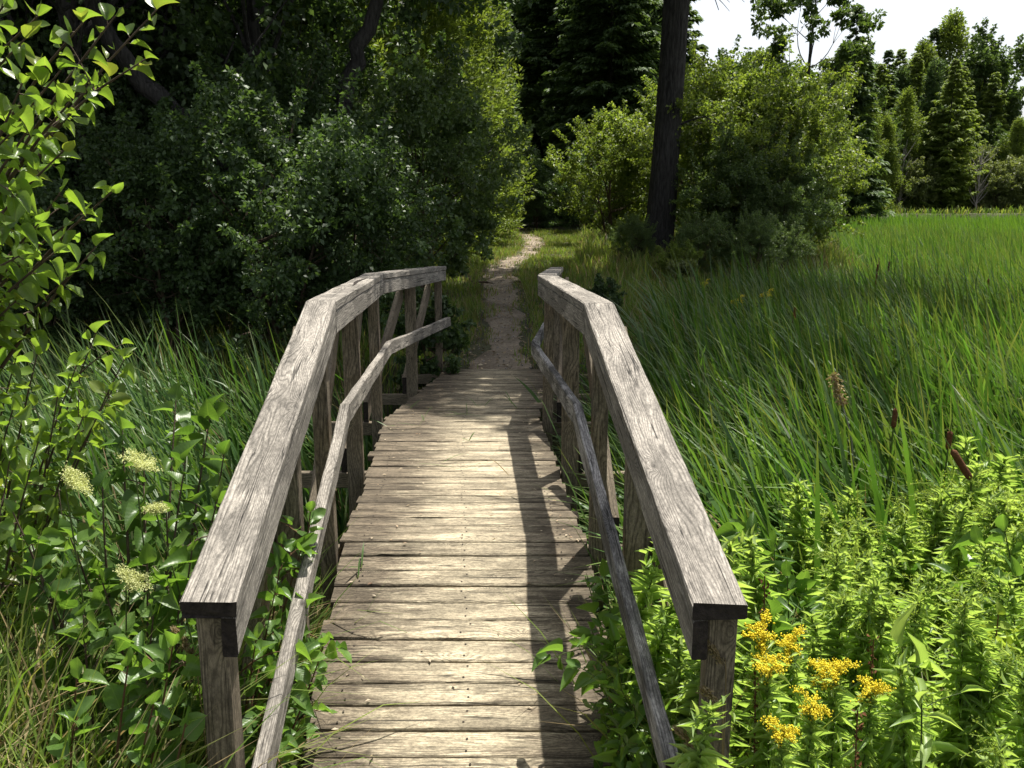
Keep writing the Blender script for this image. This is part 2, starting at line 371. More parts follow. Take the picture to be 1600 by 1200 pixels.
# ---------------------------------------------------------------- terrain
PATHY = np.array([7.9, 9.5, 11.5, 14, 16, 17.7, 19.5, 21.5, 24, 26, 28, 31, 36, 42, 50, 60])
PATHX = np.array([-.13, -.12, -.10, -.14, -.24, -.24, -.02, .34, .58, .68, .64, .45, .1, .0, .15, .4])
PATHW = np.array([.46, .36, .33, .35, .38, .35, .34, .30, .33, .36, .33, .3, .3, .3, .3, .3])
def bank_right(y):      # x where firm ground ends and marsh starts, on the right
    return np.interp(y, [7.5, 9, 12, 15, 17, 22, 36, 50, 55, 58, 62], [.75, 1.0, 1.8, 3.2, 6.6, 8.0, 11, 17, 24, 80, 400])
def ground(x, y):
    x = np.asarray(x, float); y = np.asarray(y, float)
    nearb = 1 - sstep(2.2, 4.0, y + .25 * np.sin(x * 2.1))
    far = sstep(7.4, 8.7, y + .2 * np.sin(x * 1.7)) * sstep(-7, -1.2, x) + sstep(8.3, 10, y + .3 * np.sin(x)) * (1 - sstep(-7, -1.2, x))
    far = far * (1 - sstep(0, 1.2, x - bank_right(y)))
    rise = 1.29 + .25 * sstep(8.5, 21, y) + .3 * sstep(20, 45, y)
    z = .1 + far * (rise - .1)
    z = np.maximum(z, .1 + nearb * .85)
    bump = .03 * np.sin(x * 3.1 + y * 1.3) + .025 * np.sin(x * 1.3 - y * 2.9) + .015 * np.sin(x * 7 + y * 5)
    return z + bump * np.clip(np.abs(x - np.interp(y, PATHY, PATHX)) * 1.2, .25, 1) * (z > .5)
xs = np.unique(np.concatenate([np.linspace(-400, -30, 20), np.linspace(-30, -6, 49), np.linspace(-6, 8, 141), np.linspace(8, 40, 65), np.linspace(40, 400, 20)]))
ys = np.unique(np.concatenate([np.linspace(-200, -5, 12), np.linspace(-5, 24, 291), np.linspace(24, 80, 113), np.linspace(80, 600, 20)]))
X, Y = np.meshgrid(xs, ys); Z = ground(X, Y)
nx, ny = len(xs), len(ys)
i = np.arange(ny - 1)[:, None] * nx + np.arange(nx - 1)[None]
Fg = np.stack([i, i + 1, i + nx + 1, i + nx], -1).reshape(-1, 4)
mb = MB(); mb.add(np.stack([X, Y, Z], -1), Fg)
g = mb.build('ground', groundmat()); tag(g, 'dark earth of the banks and marsh under the plants', kind='structure')
# path: a sheet draped just above the ground with a ragged outline
py = np.arange(7.9, 60, .12); pxx = np.interp(py, PATHY, PATHX); pw = np.interp(py, PATHY, PATHW)
jl = np.convolve(rng.normal(0, .1, len(py) + 8), np.ones(5) / 3, 'same')[4:-4]; jr = np.convolve(rng.normal(0, .1, len(py) + 8), np.ones(5) / 3, 'same')[4:-4]
t = np.linspace(-1, 1, 9)
PX = pxx[:, None] + np.where(t[None] < 0, t[None] * (pw + jl)[:, None], t[None] * (pw + jr)[:, None]); PY = np.repeat(py[:, None], 9, 1)
PZ = ground(PX, PY) + .008 - .03 * (np.abs(t[None]) > .95)
i = np.arange(len(py) - 1)[:, None] * 9 + np.arange(8)[None]
mb = MB(); mb.add(np.stack([PX, PY, PZ], -1), np.stack([i, i + 1, i + 10, i + 9], -1).reshape(-1, 4))
o = mb.build('path', pathmat()); tag(o, 'narrow trodden dirt path winding from the bridge into the woods', kind='structure')
def inpath(x, y, m=0): return np.abs(x - np.interp(y, PATHY, PATHX)) < np.interp(y, PATHY, PATHW) + m

# ---------------------------------------------------------------- the footbridge
KF = np.array([1.2, 1.76, 3.45, 5.60, 8.26, 8.5])                 # distance of the kinks
DZ = np.array([-2.058, -1.91, -1.462, -1.474, -1.688, -1.71]) + CZ   # deck surface
RZ = np.array([0, -.867, -.415, -.495, -.66, 0]) + CZ                # top of the rail cap
CX = np.array([-.073, -.105, -.210, -.335, -.130, -.11])             # centre line
def deckz(y): return np.interp(y, KF, DZ)
def cx(y): return np.interp(y, KF, CX)
bridge = thing('wooden_footbridge', 'weathered grey arched wooden footbridge with plank deck and two railings', 'footbridge', (-.2, 3.45, .1))
bloc = Vector(bridge.location)
def place(o):            # parts are made in world space, then hung on the bridge
    o.parent = bridge; o.matrix_parent_inverse = Matrix.Translation(-bloc)
def board(name, p0, p1, offs, mats, seg=24, rough=.0015, endmat=True, warp=0.0):
    """prism from p0 to p1; offs = cross-section corners (dx, dz) taken in the plane y = const. The object's X runs along the board"""
    p0 = np.array(p0, float); p1 = np.array(p1, float); L = np.linalg.norm(p1 - p0)
    d = (p1 - p0) / L
    offs = np.array(offs, float); k = len(offs); c = offs.mean(0)
    # chamfer the corners
    ring = []
    for a in range(k):
        for q in (offs[a - 1], offs[(a + 1) % k]):
            e = q - offs[a]; ring.append(offs[a] + e / np.linalg.norm(e) * .004)
    ring = np.array(ring); kk = len(ring)
    t = np.linspace(0, 1, seg + 1)
    cen = p0 + (p1 - p0) * t[:, None]
    wob = np.stack([np.convolve(rng.normal(0, rough, seg + 9), np.ones(5) / 3, 'same')[4:-4] for _ in range(kk * 2)], -1).reshape(seg + 1, kk, 2)
    V = np.zeros((seg + 1, kk, 3)); V[:, :, 0] = cen[:, None, 0] + ring[None, :, 0] + wob[:, :, 0]
    V[:, :, 1] = cen[:, None, 1] + np.where(np.arange(seg + 1)[:, None] == 0, rng.uniform(-.005, .005, kk)[None], 0) * (name in ('rail_cap', 'side_rail') and p0[1] < 2); V[:, :, 2] = cen[:, None, 2] + ring[None, :, 1] + wob[:, :, 1] + warp * np.sin(t * 3.14)[:, None]
    if abs(d[1]) < .3:    # boards running crosswise or upright: section in the plane normal to d
        ref = np.array([0, 0, 1.]) if abs(d[2]) < .9 else np.array([0, 1., 0])
        A = np.cross(d, ref); A /= np.linalg.norm(A); B = np.cross(A, d)
        V = cen[:, None] + (ring[None, :, 0] + wob[:, :, 0])[..., None] * A + (ring[None, :, 1] + wob[:, :, 1])[..., None] * B
    zx = d; yx = np.cross([0, 0, 1.], zx) if abs(d[2]) < .95 else np.array([0, 1., 0]); yx /= np.linalg.norm(yx); zz = np.cross(zx, yx)
    Rm = np.stack([zx, yx, zz], 1)
    loc = (V.reshape(-1, 3) - p0) @ Rm
    b = MB(); i = np.arange(seg)[:, None] * kk; j = np.arange(kk)[None]; j2 = (j + 1) % kk
    F = np.stack([i + j, i + kk + j, i + kk + j2, i + j2], -1).reshape(-1, 4)
    b.add(loc, F, 0)
    b.f.append((np.array([list(range(kk - 1, -1, -1))]), 1)); b.f.append((np.array([[seg * kk + q for q in range(kk)]]), 1))
    me = b.mesh(name, mats, smooth=False)
    import bmesh
    bm = bmesh.new(); bm.from_mesh(me); bmesh.ops.recalc_face_normals(bm, faces=bm.faces); bm.to_mesh(me); bm.free()
    o = link(name, me); mw = Matrix([[*Rm[0], p0[0]], [*Rm[1], p0[1]], [*Rm[2], p0[2]], [0, 0, 0, 1]])
    o.parent = bridge; o.matrix_parent_inverse = Matrix.Identity(4)
    o.matrix_local = Matrix.Translation(-bloc) @ mw
    return o
def rect(w, h, ox=0, oz=0): return [(ox - w / 2, oz - h / 2), (ox + w / 2, oz - h / 2), (ox + w / 2, oz + h / 2), (ox - w / 2, oz + h / 2)]
M['peel'] = woodmat('rail_with_peeling_dark_coating', (.50, .48, .46), (.05, .05, .06), lichen=.97)
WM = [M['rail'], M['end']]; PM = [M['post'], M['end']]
# deck
mb = MB(); y = 1.25; HW = .525; n = 0
while y < 8.45:
    wd = .0975 + rng.normal(0, .004); gap = .0055 + abs(rng.normal(0, .002)) + (.006 if rng.random() < .12 else 0)
    if y + wd > 8.5: break
    y0, y1 = y, y + wd - gap
    z0, z1 = deckz(y0), deckz(y1); c0 = cx(y)
    xl, xr = c0 - HW + rng.normal(0, .009), c0 + HW + rng.normal(0, .009)
    sk = rng.normal(0, .0022); dz = rng.normal(0, .0018); tw = rng.normal(0, .0018); cup = abs(rng.normal(0, .0015))
    ns = 30; t = np.linspace(0, 1, ns + 1); xx = xl + (xr - xl) * t
    e = [np.convolve(rng.normal(0, .0016, ns + 9), np.ones(5) / 3, 'same')[4:-4] for _ in range(4)]
    ch = .005
    rows = [(y0, -.034, 0), (y0 + e[0], -ch, 0), (y0 + ch + e[1], 0, 0), ((y0 + y1) / 2, -cup, 0), (y1 - ch + e[2], 0, 0), (y1 + e[3], -ch, 0), (y1, -.034, 0)]
    V = np.zeros((ns + 1, 7, 3))
    for r_, (yy, zz, _) in enumerate(rows):
        yv = yy + sk * (t - .5) * 2 + np.zeros(ns + 1)
        V[:, r_, 0] = xx; V[:, r_, 1] = yv; V[:, r_, 2] = z0 + (z1 - z0) * (yv - y0) / (y1 - y0) + zz + dz + tw * (t - .5) * 2
    a = np.arange(ns)[:, None] * 7; j = np.arange(7)[None]; j2 = (j + 1) % 7
    F = np.stack([a + j, a + 7 + j, a + 7 + j2, a + j2], -1).reshape(-1, 4)
    mb.add(V - np.array([0, 0, 0]), F, 0)
    mb.f.append((np.array([list(range(7))]) + mb.n - len(V.reshape(-1, 3)), 1)); mb.f.append((np.array([list(range(ns * 7 + 6, ns * 7 - 1, -1))]) + mb.n - len(V.reshape(-1, 3)), 1))
    for sgn in (-1, 0, 1):
        for yy in (.27, .73):
            nx_, ny_ = c0 + sgn * .42 + rng.normal(0, .008), y0 + (y1 - y0) * yy + rng.normal(0, .004); th = np.arange(6) / 6 * 6.283
            zz = z0 + (z1 - z0) * (ny_ - y0) / (y1 - y0) + dz + .0012
            mb.add(np.stack([nx_ + .0042 * np.cos(th), ny_ + .0042 * np.sin(th), np.full(6, zz)], -1), [[0, 1, 2, 3, 4, 5]], 1)
    y += wd; n += 1
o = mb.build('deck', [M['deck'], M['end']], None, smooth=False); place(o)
# railings
POSTS = [(1.76, 1), (2.72, 0), (3.45, 1), (4.5, 0), (5.6, 1), (6.9, 0), (8.2, 1)]
for s in (-1, 1):
    nm = ''
    for a in range(1, 4):
        y0, y1 = KF[a], KF[a + 1]
        if a == 1: y0 -= 0.0
        e0, e1 = (.50, .50)
        zo = RZ
        x0, x1 = CX[a] + s * .5, CX[a + 1] + s * .5
        if s == 1: x0, x1 = x0, x1
        zoff = .0 if s < 0 else -.008
        p0 = (x0, y0 - (.03 if a == 1 else -.002), RZ[a] + zoff); p1 = (x1, y1 - .002, RZ[a + 1] + zoff)
        sec = [(-.0 if s > 0 else -.122, -.038), (.122 if s > 0 else .0, -.038), (.122 if s > 0 else 0, 0), (0 if s > 0 else -.122, 0)]
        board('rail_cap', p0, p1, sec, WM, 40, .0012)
        f0 = (x0, y0 - (.028 if a == 1 else -.002), RZ[a] + zoff); f1 = (x1, y1 - .002, RZ[a + 1] + zoff)
        sec = [(s * .003, -.135), (s * .038, -.135), (s * .038, -.0405), (s * .003, -.0405)]
        board('side_rail', f0, f1, sec, WM, 40, .001)
        # lower rail on the inner face of the posts
        mz = [-.42, -.425, -.45, -.49]
        q0 = (CX[a] + s * .498, y0, RZ[a] + mz[a - 1]); q1 = (CX[a + 1] + s * .498, y1 - .003, RZ[a + 1] + mz[a])
        if a == 1 and s < 0: q0 = (CX[a] - .505, y0 + .0, RZ[a] - .44)
        o = board('middle_rail', q0, q1, [(s * -.035, -.085), (0, -.085), (0, 0), (s * -.035, 0)], WM if s < 0 else [M['peel'], M['end']], 30, .0015 if s < 0 else .0017)
        if s > 0: o['label'] = 'lower rail with dark peeling weathered surface'
    for (py_, big) in POSTS:
        wd = .066 if big else .045; dp = .088 if big else .088
        x = cx(py_) + s * (.502 + wd / 2); zt = float(np.interp(py_, KF[1:5], RZ[1:5])) - (.042 if big else .03) - .012
        zb = deckz(py_) - .28
        if py_ < 2: zb = .75
        if not big: x = cx(py_) + s * .541 + s * .002
        if big: x = cx(py_) + s * (.541 + wd / 2)
        else: x = cx(py_) + s * (.541 + .045)
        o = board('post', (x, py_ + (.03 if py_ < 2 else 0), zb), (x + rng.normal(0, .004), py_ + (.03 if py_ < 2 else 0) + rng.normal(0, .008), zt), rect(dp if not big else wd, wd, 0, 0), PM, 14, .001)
    # cross pieces the posts stand on, and long diagonals on the outer side
    for (py_, big) in POSTS[1:]:
        if s > 0: board('cross_beam', (cx(py_) - .95, py_ + .075, deckz(py_) - .085), (cx(py_) + .95, py_ + .075, deckz(py_) - .085), rect(.045, .09), PM, 14, .001)
    bays = [(1.76, 3.45), (3.45, 4.5), (4.5, 5.6), (5.6, 6.9), (6.9, 8.2)]
    for (ya, yb) in bays:
        xa, xb = cx(ya) + s * .655, cx(yb) + s * .655
        board('brace', (xa, ya + .03, deckz(ya) + .04), (xb, yb - .03, float(np.interp(yb, KF[1:5], RZ[1:5])) - .17), [(-.017, -.07), (.017, -.07), (.017, .07), (-.017, .07)], PM, 14, .001)
    for (ya, yb) in ((1.3, 3.45), (3.45, 5.6), (5.6, 8.4)):
        board('stringer', (cx(ya) + s * .4, ya, deckz(ya) - .14), (cx(yb) + s * .4, yb - .003, deckz(yb) - .14), rect(.045, .19), PM, 14, .001)
# timber piles below
for s in (-1, 1):
    for yy in (3.35, 5.75):
        board('pile', (cx(yy) + s * .35, yy, -.4), (cx(yy) + s * .35, yy, deckz(yy) - .24), rect(.12, .12), PM, 8, .002)
# the long split in the second cap on the left
ys_ = np.linspace(4.35, 5.05, 9); hw_ = np.array([.001, .004, .008, .011, .009, .012, .007, .004, .001])
zc = np.interp(ys_, KF[1:5], RZ[1:5]) + .0035; xc = cx(ys_) - .5 - .055 + .01 * np.sin(ys_ * 9)
V = np.concatenate([np.stack([xc - hw_, ys_, zc], -1), np.stack([xc + hw_, ys_, zc], -1)])
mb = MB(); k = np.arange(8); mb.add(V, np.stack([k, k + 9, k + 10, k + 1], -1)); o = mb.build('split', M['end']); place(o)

# ---------------------------------------------------------------- foliage builders
def limbs(mb, pts, r0, r1, k=7): 
    n = len(pts); mb.add(*tube(pts, np.linspace(r0, r1, n), k))
def clumps_leaves(mb, T, Cc, Rr, per, L, asp, g, upb=.7, shell=.35):
    n = len(Cc) * per
    c = np.repeat(Cc, per, 0); r = np.repeat(Rr, per)
    d = rdir(n, .1, g); rad = r * (g.random(n) ** shell)
    P = c + d * rad[:, None] * np.array([1, 1, .75])
    D = nrm(d * .8 + rdir(n, 0, g) * .9 + np.array([0, 0, -.25])); N = rdir(n, upb, g)
    l = L * g.uniform(.6, 1.3, n)
    scatter(mb, T, P, D, N, l, l * asp)
def make_broadleaf(name, seed, H, Rc, base, leafmat_, nC=60, per=330, L=.11, asp=.6, trunk_r=.12, openness=.0, lean=(0, 0), T=T_DIA, multi=1, kinds=('trunk', 'crown'), bark='bark'):
    "returns (trunk mesh, crown mesh); origin at the foot"
    g = np.random.default_rng(seed)
    tb = MB(); cb = MB()
    d = rdir(nC, .15, g); rad = g.uniform(.35, 1, nC) ** .6
    zc = (H + base) / 2; hz = (H - base) / 2
    lump = 1 + .22 * np.sin(d[:, 0] * 5 + seed) * np.cos(d[:, 2] * 4 + seed * 2)
    Cc = np.stack([d[:, 0] * rad * Rc * lump, d[:, 1] * rad * Rc * lump, zc + d[:, 2] * rad * hz * .92], -1)
    Cc[:, 0] += lean[0] * Cc[:, 2] / H; Cc[:, 1] += lean[1] * Cc[:, 2] / H
    Rr = g.uniform(.16, .34, nC) * min(Rc, hz) * (1 - openness * .35)
    # second level: every clump breaks into smaller ones
    sub = 6; c2 = np.repeat(Cc, sub, 0) + rdir(nC * sub, .1, g) * (np.repeat(Rr, sub) * .8)[:, None]; r2 = np.repeat(Rr, sub) * g.uniform(.22, .52, nC * sub)
    clumps_leaves(cb, T, c2, r2, max(1, per // sub), L, asp, g)
    ns_ = int(nC * .9); k = g.choice(nC, ns_); dsh = nrm(d[k] * .9 + np.array([0, 0, .55]) + g.normal(0, .3, (ns_, 3))); Ls = g.uniform(.25, .6, ns_) * min(Rc, hz) * .75
    for q in np.linspace(.35, 1, 5):
        clumps_leaves(cb, T, Cc[k] + dsh * (Rr[k] * .7 + Ls * q)[:, None], np.full(ns_, .055 * Rc + .02) * (1.35 - q), max(1, per // 22), L, asp, g)
    ks = k; limbed = set()
    for m in range(multi):
        a = g.uniform(0, 6.28); off = np.array([math.cos(a), math.sin(a), 0]) * (.0 if multi == 1 else .12 * Rc)
        top = np.array([lean[0], lean[1], H * (.85 if multi == 1 else .7)]) + off * 5
        mid = off + np.array([lean[0] * .3, lean[1] * .3, H * .4]) + g.normal(0, .03 * H, 3)
        tr = bez(off * .2 + np.array([0, 0, -.3]), mid, top, 12); rr = np.linspace(trunk_r, trunk_r * .15, 12); rr[0] *= 1.5; rr[1] *= 1.12
        tb.add(*tube(tr, rr, 9))
        sel = g.choice(nC, max(4, nC // (2 * multi)), replace=False)
        limbed |= set(int(q) for q in sel)
        for q in sel:
            c = Cc[q]; zt = np.clip(c[2] - g.uniform(.1, .3) * H, .08 * H, H * .8)
            k = np.argmin(np.abs(tr[:, 2] - zt)); p0 = tr[k]; mid = (p0 + c) / 2 + np.array([0, 0, -.04 * H]) + g.normal(0, .02 * H, 3)
            b = bez(p0, mid, c, 7); r0 = max(.012, rr[k] * .45); limbs(tb, b, r0, r0 * .2, 5)
            for _ in range(2):
                e = c + rdir(1, .1, g)[0] * Rr[q] * 1.1; limbs(tb, bez(b[4], (b[4] + e) / 2 + g.normal(0, .05, 3), e, 4), r0 * .35, r0 * .12, 4)
    for q in range(ns_):
        if int(ks[q]) in limbed: tb.add(*tube(np.array([Cc[ks[q]], Cc[ks[q]] + dsh[q] * (Rr[ks[q]] * .7 + Ls[q])]), [trunk_r * .08 + .002, .002], 4))
    return tb.mesh('trunk', M[bark]), cb.mesh('crown', M[leafmat_])
def make_spruce(seed, H, Rc, mat, n=9000, L=.3, trunk_r=.16, base=.06, droop=.25, ragged=.25):
    g = np.random.default_rng(seed); tb = MB(); cb = MB()
    nb = int(H * 20); t = np.sort(g.random(nb) ** 1.15); z = H * (base + (1 - base) * t)
    r = Rc * (1 - t) ** .85 * (1 - ragged + 2 * ragged * g.random(nb)) * np.where(t < .08, .75, 1) + .12; az = np.arange(nb) * 2.4 + g.normal(0, .3, nb)
    per = n // nb; s = g.uniform(.12, 1, (nb, per)) ** .7
    prof = droop * s ** 1.5 - .12 * s ** 4
    x = np.cos(az)[:, None] * r[:, None] * s; y = np.sin(az)[:, None] * r[:, None] * s
    zz = z[:, None] - r[:, None] * (prof - .05)
    P = np.stack([x, y, zz], -1).reshape(-1, 3) + g.normal(0, .04, (nb * per, 3))
    lat = (g.uniform(-1, 1, (nb, per)) * r[:, None] * .3 * np.sqrt(s) * (1.25 - s)).ravel()
    P += np.stack([-np.sin(az), np.cos(az), 0 * az], -1).repeat(per, 0) * lat[:, None]; P[:, 2] -= np.abs(lat) * .35
    out = np.repeat(np.stack([np.cos(az), np.sin(az), -.25 + 0 * az], -1), per, 0)
    side = np.repeat(np.stack([-np.sin(az), np.cos(az), 0 * az], -1), per, 0) * g.choice([-1, 1], nb * per)[:, None]
    D = nrm(out + side * g.uniform(.2, 1.2, (nb * per, 1)) + g.normal(0, .15, (nb * per, 3)) + np.array([0, 0, -.2]))
    l = L * g.uniform(.6, 1.25, nb * per) * (.45 + .55 * np.repeat(np.clip(r / Rc * 1.5, 0, 1), per))
    scatter(cb, T_DIA, P, D, rdir(nb * per, 1.2, g), l, l * .34)
    tb.add(*tube(bez((0, 0, -.3), (g.normal(0, .1), g.normal(0, .1), H / 2), (0, 0, H * .98), 10), np.linspace(trunk_r, .015, 10), 7))
    for k in range(0, nb, 3):
        e = np.array([math.cos(az[k]) * r[k] * .8, math.sin(az[k]) * r[k] * .8, z[k] - r[k] * (droop * .7 - .05)])
        tb.add(*tube(np.array([[0, 0, z[k]], e * [.5, .5, 1] + [0, 0, .04], e]), np.linspace(.02, .006, 3), 4))
    return tb.mesh('trunk', M['bark']), cb.mesh('crown', M[mat])
def make_cedar(seed, H, Rc, mat, n=26000, L=.2, trunk_r=.1, base=.03, power=.75):
    g = np.random.default_rng(seed); tb = MB(); cb = MB()
    nc = int(H * 26); t = g.random(nc) ** 1.2; az = g.uniform(0, 6.28, nc)
    r = Rc * (1 - t) ** power * g.uniform(.45, 1.15, nc) * (1 + .25 * np.sin(az * 3 + t * 9 + seed)) * (1 + .22 * np.sin(t * 23 + seed + az)) * np.clip(.75 + t * 4, 0, 1); z = H * (base + (1 - base) * t)
    Cc = np.stack([np.cos(az) * r, np.sin(az) * r, z], -1); Rr = .16 * Rc + .14 + .1 * g.random(nc)
    per = n // nc; N = nc * per; c = np.repeat(Cc, per, 0)
    P = c + rdir(N, 0, g) * (np.repeat(Rr, per) * g.random(N) ** .4)[:, None] * np.array([.8, .8, 1.35])
    o = nrm(c * [1, 1, 0] + 1e-6); D = nrm(o * .7 + rdir(N, .25, g) * .8 + np.array([0, 0, .25]))
    l = L * g.uniform(.5, 1.2, N); scatter(cb, T_DIA, P, D, rdir(N, 0, g), l, l * .38)
    tb.add(*tube(bez((0, 0, -.3), (0, .1, H / 2), (0, 0, H * .95), 8), np.linspace(trunk_r, .01, 8), 7))
    for k in range(0, nc, 4):
        tb.add(*tube(np.array([[0, 0, z[k] * .9], Cc[k] * [.5, .5, 1] - [0, 0, .15], Cc[k]]), np.linspace(.016, .004, 3), 4))
    return tb.mesh('trunk', M['bark']), cb.mesh('crown', M[mat])
SCAL = {}
def plant(kind, meshes, x, y, label, cat, rz=None, sc=1, group=None, zoff=0):
    o = thing(kind, label, cat, (x, y, float(ground(x, y)) - .05 + zoff), rng.uniform(0, 6.28) if rz is None else rz, group)
    o.scale = sc if isinstance(sc, tuple) else (sc, sc, sc)
    link('trunk', meshes[0], o); link('crown', meshes[1], o); return o
def X_(px, y, z=1.5): return (px - 800) / FPX * (y * CP + (CZ - z) * SP)

# ---------------------------------------------------------------- trees and shrubs
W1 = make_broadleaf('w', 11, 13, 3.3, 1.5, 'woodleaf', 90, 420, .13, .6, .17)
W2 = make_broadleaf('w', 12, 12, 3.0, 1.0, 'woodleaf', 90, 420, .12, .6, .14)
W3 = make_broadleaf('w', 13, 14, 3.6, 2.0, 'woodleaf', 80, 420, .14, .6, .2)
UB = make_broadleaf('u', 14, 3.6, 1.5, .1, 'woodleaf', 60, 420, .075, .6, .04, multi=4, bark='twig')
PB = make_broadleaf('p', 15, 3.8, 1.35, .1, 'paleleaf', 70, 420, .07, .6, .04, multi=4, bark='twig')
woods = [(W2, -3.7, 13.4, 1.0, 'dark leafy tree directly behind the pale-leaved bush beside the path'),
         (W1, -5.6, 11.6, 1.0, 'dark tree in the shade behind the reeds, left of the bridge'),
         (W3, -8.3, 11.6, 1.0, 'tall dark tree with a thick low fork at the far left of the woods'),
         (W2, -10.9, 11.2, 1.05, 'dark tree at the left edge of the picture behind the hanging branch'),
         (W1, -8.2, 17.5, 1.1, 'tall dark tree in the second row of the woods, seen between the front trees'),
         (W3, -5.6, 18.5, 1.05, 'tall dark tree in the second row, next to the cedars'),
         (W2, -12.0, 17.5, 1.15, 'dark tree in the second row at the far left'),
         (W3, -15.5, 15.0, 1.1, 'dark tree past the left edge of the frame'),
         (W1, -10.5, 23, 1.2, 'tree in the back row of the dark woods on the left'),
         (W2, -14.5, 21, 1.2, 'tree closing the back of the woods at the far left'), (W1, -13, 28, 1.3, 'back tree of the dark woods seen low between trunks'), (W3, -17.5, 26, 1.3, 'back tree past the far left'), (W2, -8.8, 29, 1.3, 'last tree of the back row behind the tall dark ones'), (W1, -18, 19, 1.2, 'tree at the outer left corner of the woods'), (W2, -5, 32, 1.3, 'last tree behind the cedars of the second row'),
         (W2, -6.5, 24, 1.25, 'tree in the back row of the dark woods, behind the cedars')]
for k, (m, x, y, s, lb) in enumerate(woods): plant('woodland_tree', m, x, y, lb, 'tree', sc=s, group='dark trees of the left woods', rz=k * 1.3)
bushes = [(-1.75, 9.9, .62, 'dark bush touching the far end of the left railing'), (-2.5, 9.3, .8, 'dark bush just outside the far section of the left railing'), (-3.7, 9.3, .72, 'dark front bush left of the bend of the left rail'), (-5.1, 9.1, .58, 'dark front bush overhanging the reeds'),
          (-6.5, 8.9, .85, 'dark front bush behind the tallest reed tips'), (-7.9, 9.0, .6, 'dark front bush behind the twig with hanging leaves'),
          (-3.3, 12.3, 1.0, 'dark green bush behind the far end of the left railing'), (-4.9, 11.6, .95, 'dark bush behind the left rail where it bends'),
          (-6.6, 11.0, .9, 'dark bush behind the tips of the reeds left of the bridge'), (-8.4, 10.9, 1.0, 'dark bush under the slanting dark trunk'),
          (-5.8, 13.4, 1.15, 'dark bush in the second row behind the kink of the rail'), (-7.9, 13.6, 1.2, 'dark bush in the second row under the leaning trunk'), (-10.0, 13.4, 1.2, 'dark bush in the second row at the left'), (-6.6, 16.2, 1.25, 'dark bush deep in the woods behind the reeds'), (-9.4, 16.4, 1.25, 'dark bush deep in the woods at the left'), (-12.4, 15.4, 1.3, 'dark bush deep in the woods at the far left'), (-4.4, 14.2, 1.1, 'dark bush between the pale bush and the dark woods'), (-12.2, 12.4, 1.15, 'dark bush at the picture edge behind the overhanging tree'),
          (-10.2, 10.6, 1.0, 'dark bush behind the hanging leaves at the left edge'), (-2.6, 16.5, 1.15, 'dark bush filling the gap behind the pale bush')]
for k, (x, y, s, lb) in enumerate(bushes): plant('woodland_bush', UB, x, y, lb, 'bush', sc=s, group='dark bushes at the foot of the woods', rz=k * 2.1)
plant('pale_bush', PB, X_(655, 13.5), 13.5, 'bush with pale shiny leaves hanging over the left side of the path', 'bush', sc=.98, rz=.4)
plant('pale_bush', PB, X_(560, 12.2), 12.2, 'lower bush with pale shiny leaves just behind the end of the left rail', 'bush', sc=.72, rz=2.4)
# slanting dark limbs in the left woods
def barepole(name, label, pts, r0, r1, cat='tree', mat='bark', k=8):
    base = np.array(pts[0]); o = thing(name, label, cat, tuple(base))
    m = MB(); P = np.array(pts) - base; t = np.linspace(0, 1, len(P)); tt = np.linspace(0, 1, 14)
    Q = np.stack([np.interp(tt, t, P[:, a]) for a in range(3)], -1); Q[1:-1] += rng.normal(0, r0 * .25, (12, 3))
    m.add(*tube(Q, np.linspace(r0, r1, 14), k)); m.build('trunk', M[mat], o); return o, Q
p_ = [at(420, 300, 11.5), at(310, 215, 11.4), at(250, 150, 11.2), at(180, 80, 11), at(100, -60, 10.8)]
p_ = [np.array([p_[0][0] + .3, 11.6, 1.2])] + p_
o, Q = barepole('leaning_trunk', 'dark crooked trunk slanting up to the left inside the woods', p_, .17, .09)
o, Q = barepole('leaning_trunk', 'dark leaning trunk rising to the right in front of the cedars', [np.array([at(470, 400, 13)[0], 13.2, 1.3]), at(520, 190, 13), at(560, 80, 13), at(600, -30, 13)], .16, .09)
o, Q = barepole('dead_sapling', 'thin dark dead sapling standing behind the reeds', [np.array([at(385, 480, 10.6)[0], 10.6, 1.2]), at(395, 440, 10.6), at(412, 395, 10.6), at(420, 300, 10.6)], .05, .02, 'dead tree')
# cedars beside the path, left
CE1 = make_cedar(21, 11, 1.55, 'cedar', 42000, .15); CE2 = make_cedar(22, 12, 1.4, 'cedar', 42000, .15)
ced = [(CE1, -3.4, 17.6, .95, 'yellowish green cedar nearest the bridge, behind the pale bush'), (CE2, -2.2, 20.3, 1.0, 'tall yellowish cedar leaning over the left side of the path'),
       (CE1, -1.75, 24.5, 1.1, 'cedar farther along the left of the path'), (CE2, -4.2, 22, 1.1, 'cedar in the second row between the path cedars and the dark woods'), (CE1, -1.6, 29, 1.1, 'farthest cedar where the path goes into shade')]
for k, (m, x, y, s, lb) in enumerate(ced): plant('cedar_tree', m, x, y, lb, 'tree', sc=s, rz=k * 1.7, group='cedars left of the path')
UB2 = make_broadleaf('u', 31, 2.0, .9, .05, 'limeleaf', 40, 420, .06, .6, .025, multi=4, bark='twig')
plant('small_bush', UB2, -1.15, 21.5, 'small yellow-green bush at the foot of the cedars left of the path', 'bush', sc=.9)
plant('small_bush', UB2, -.75, 27.5, 'small light bush where the path bends out of sight', 'bush', sc=1.1)
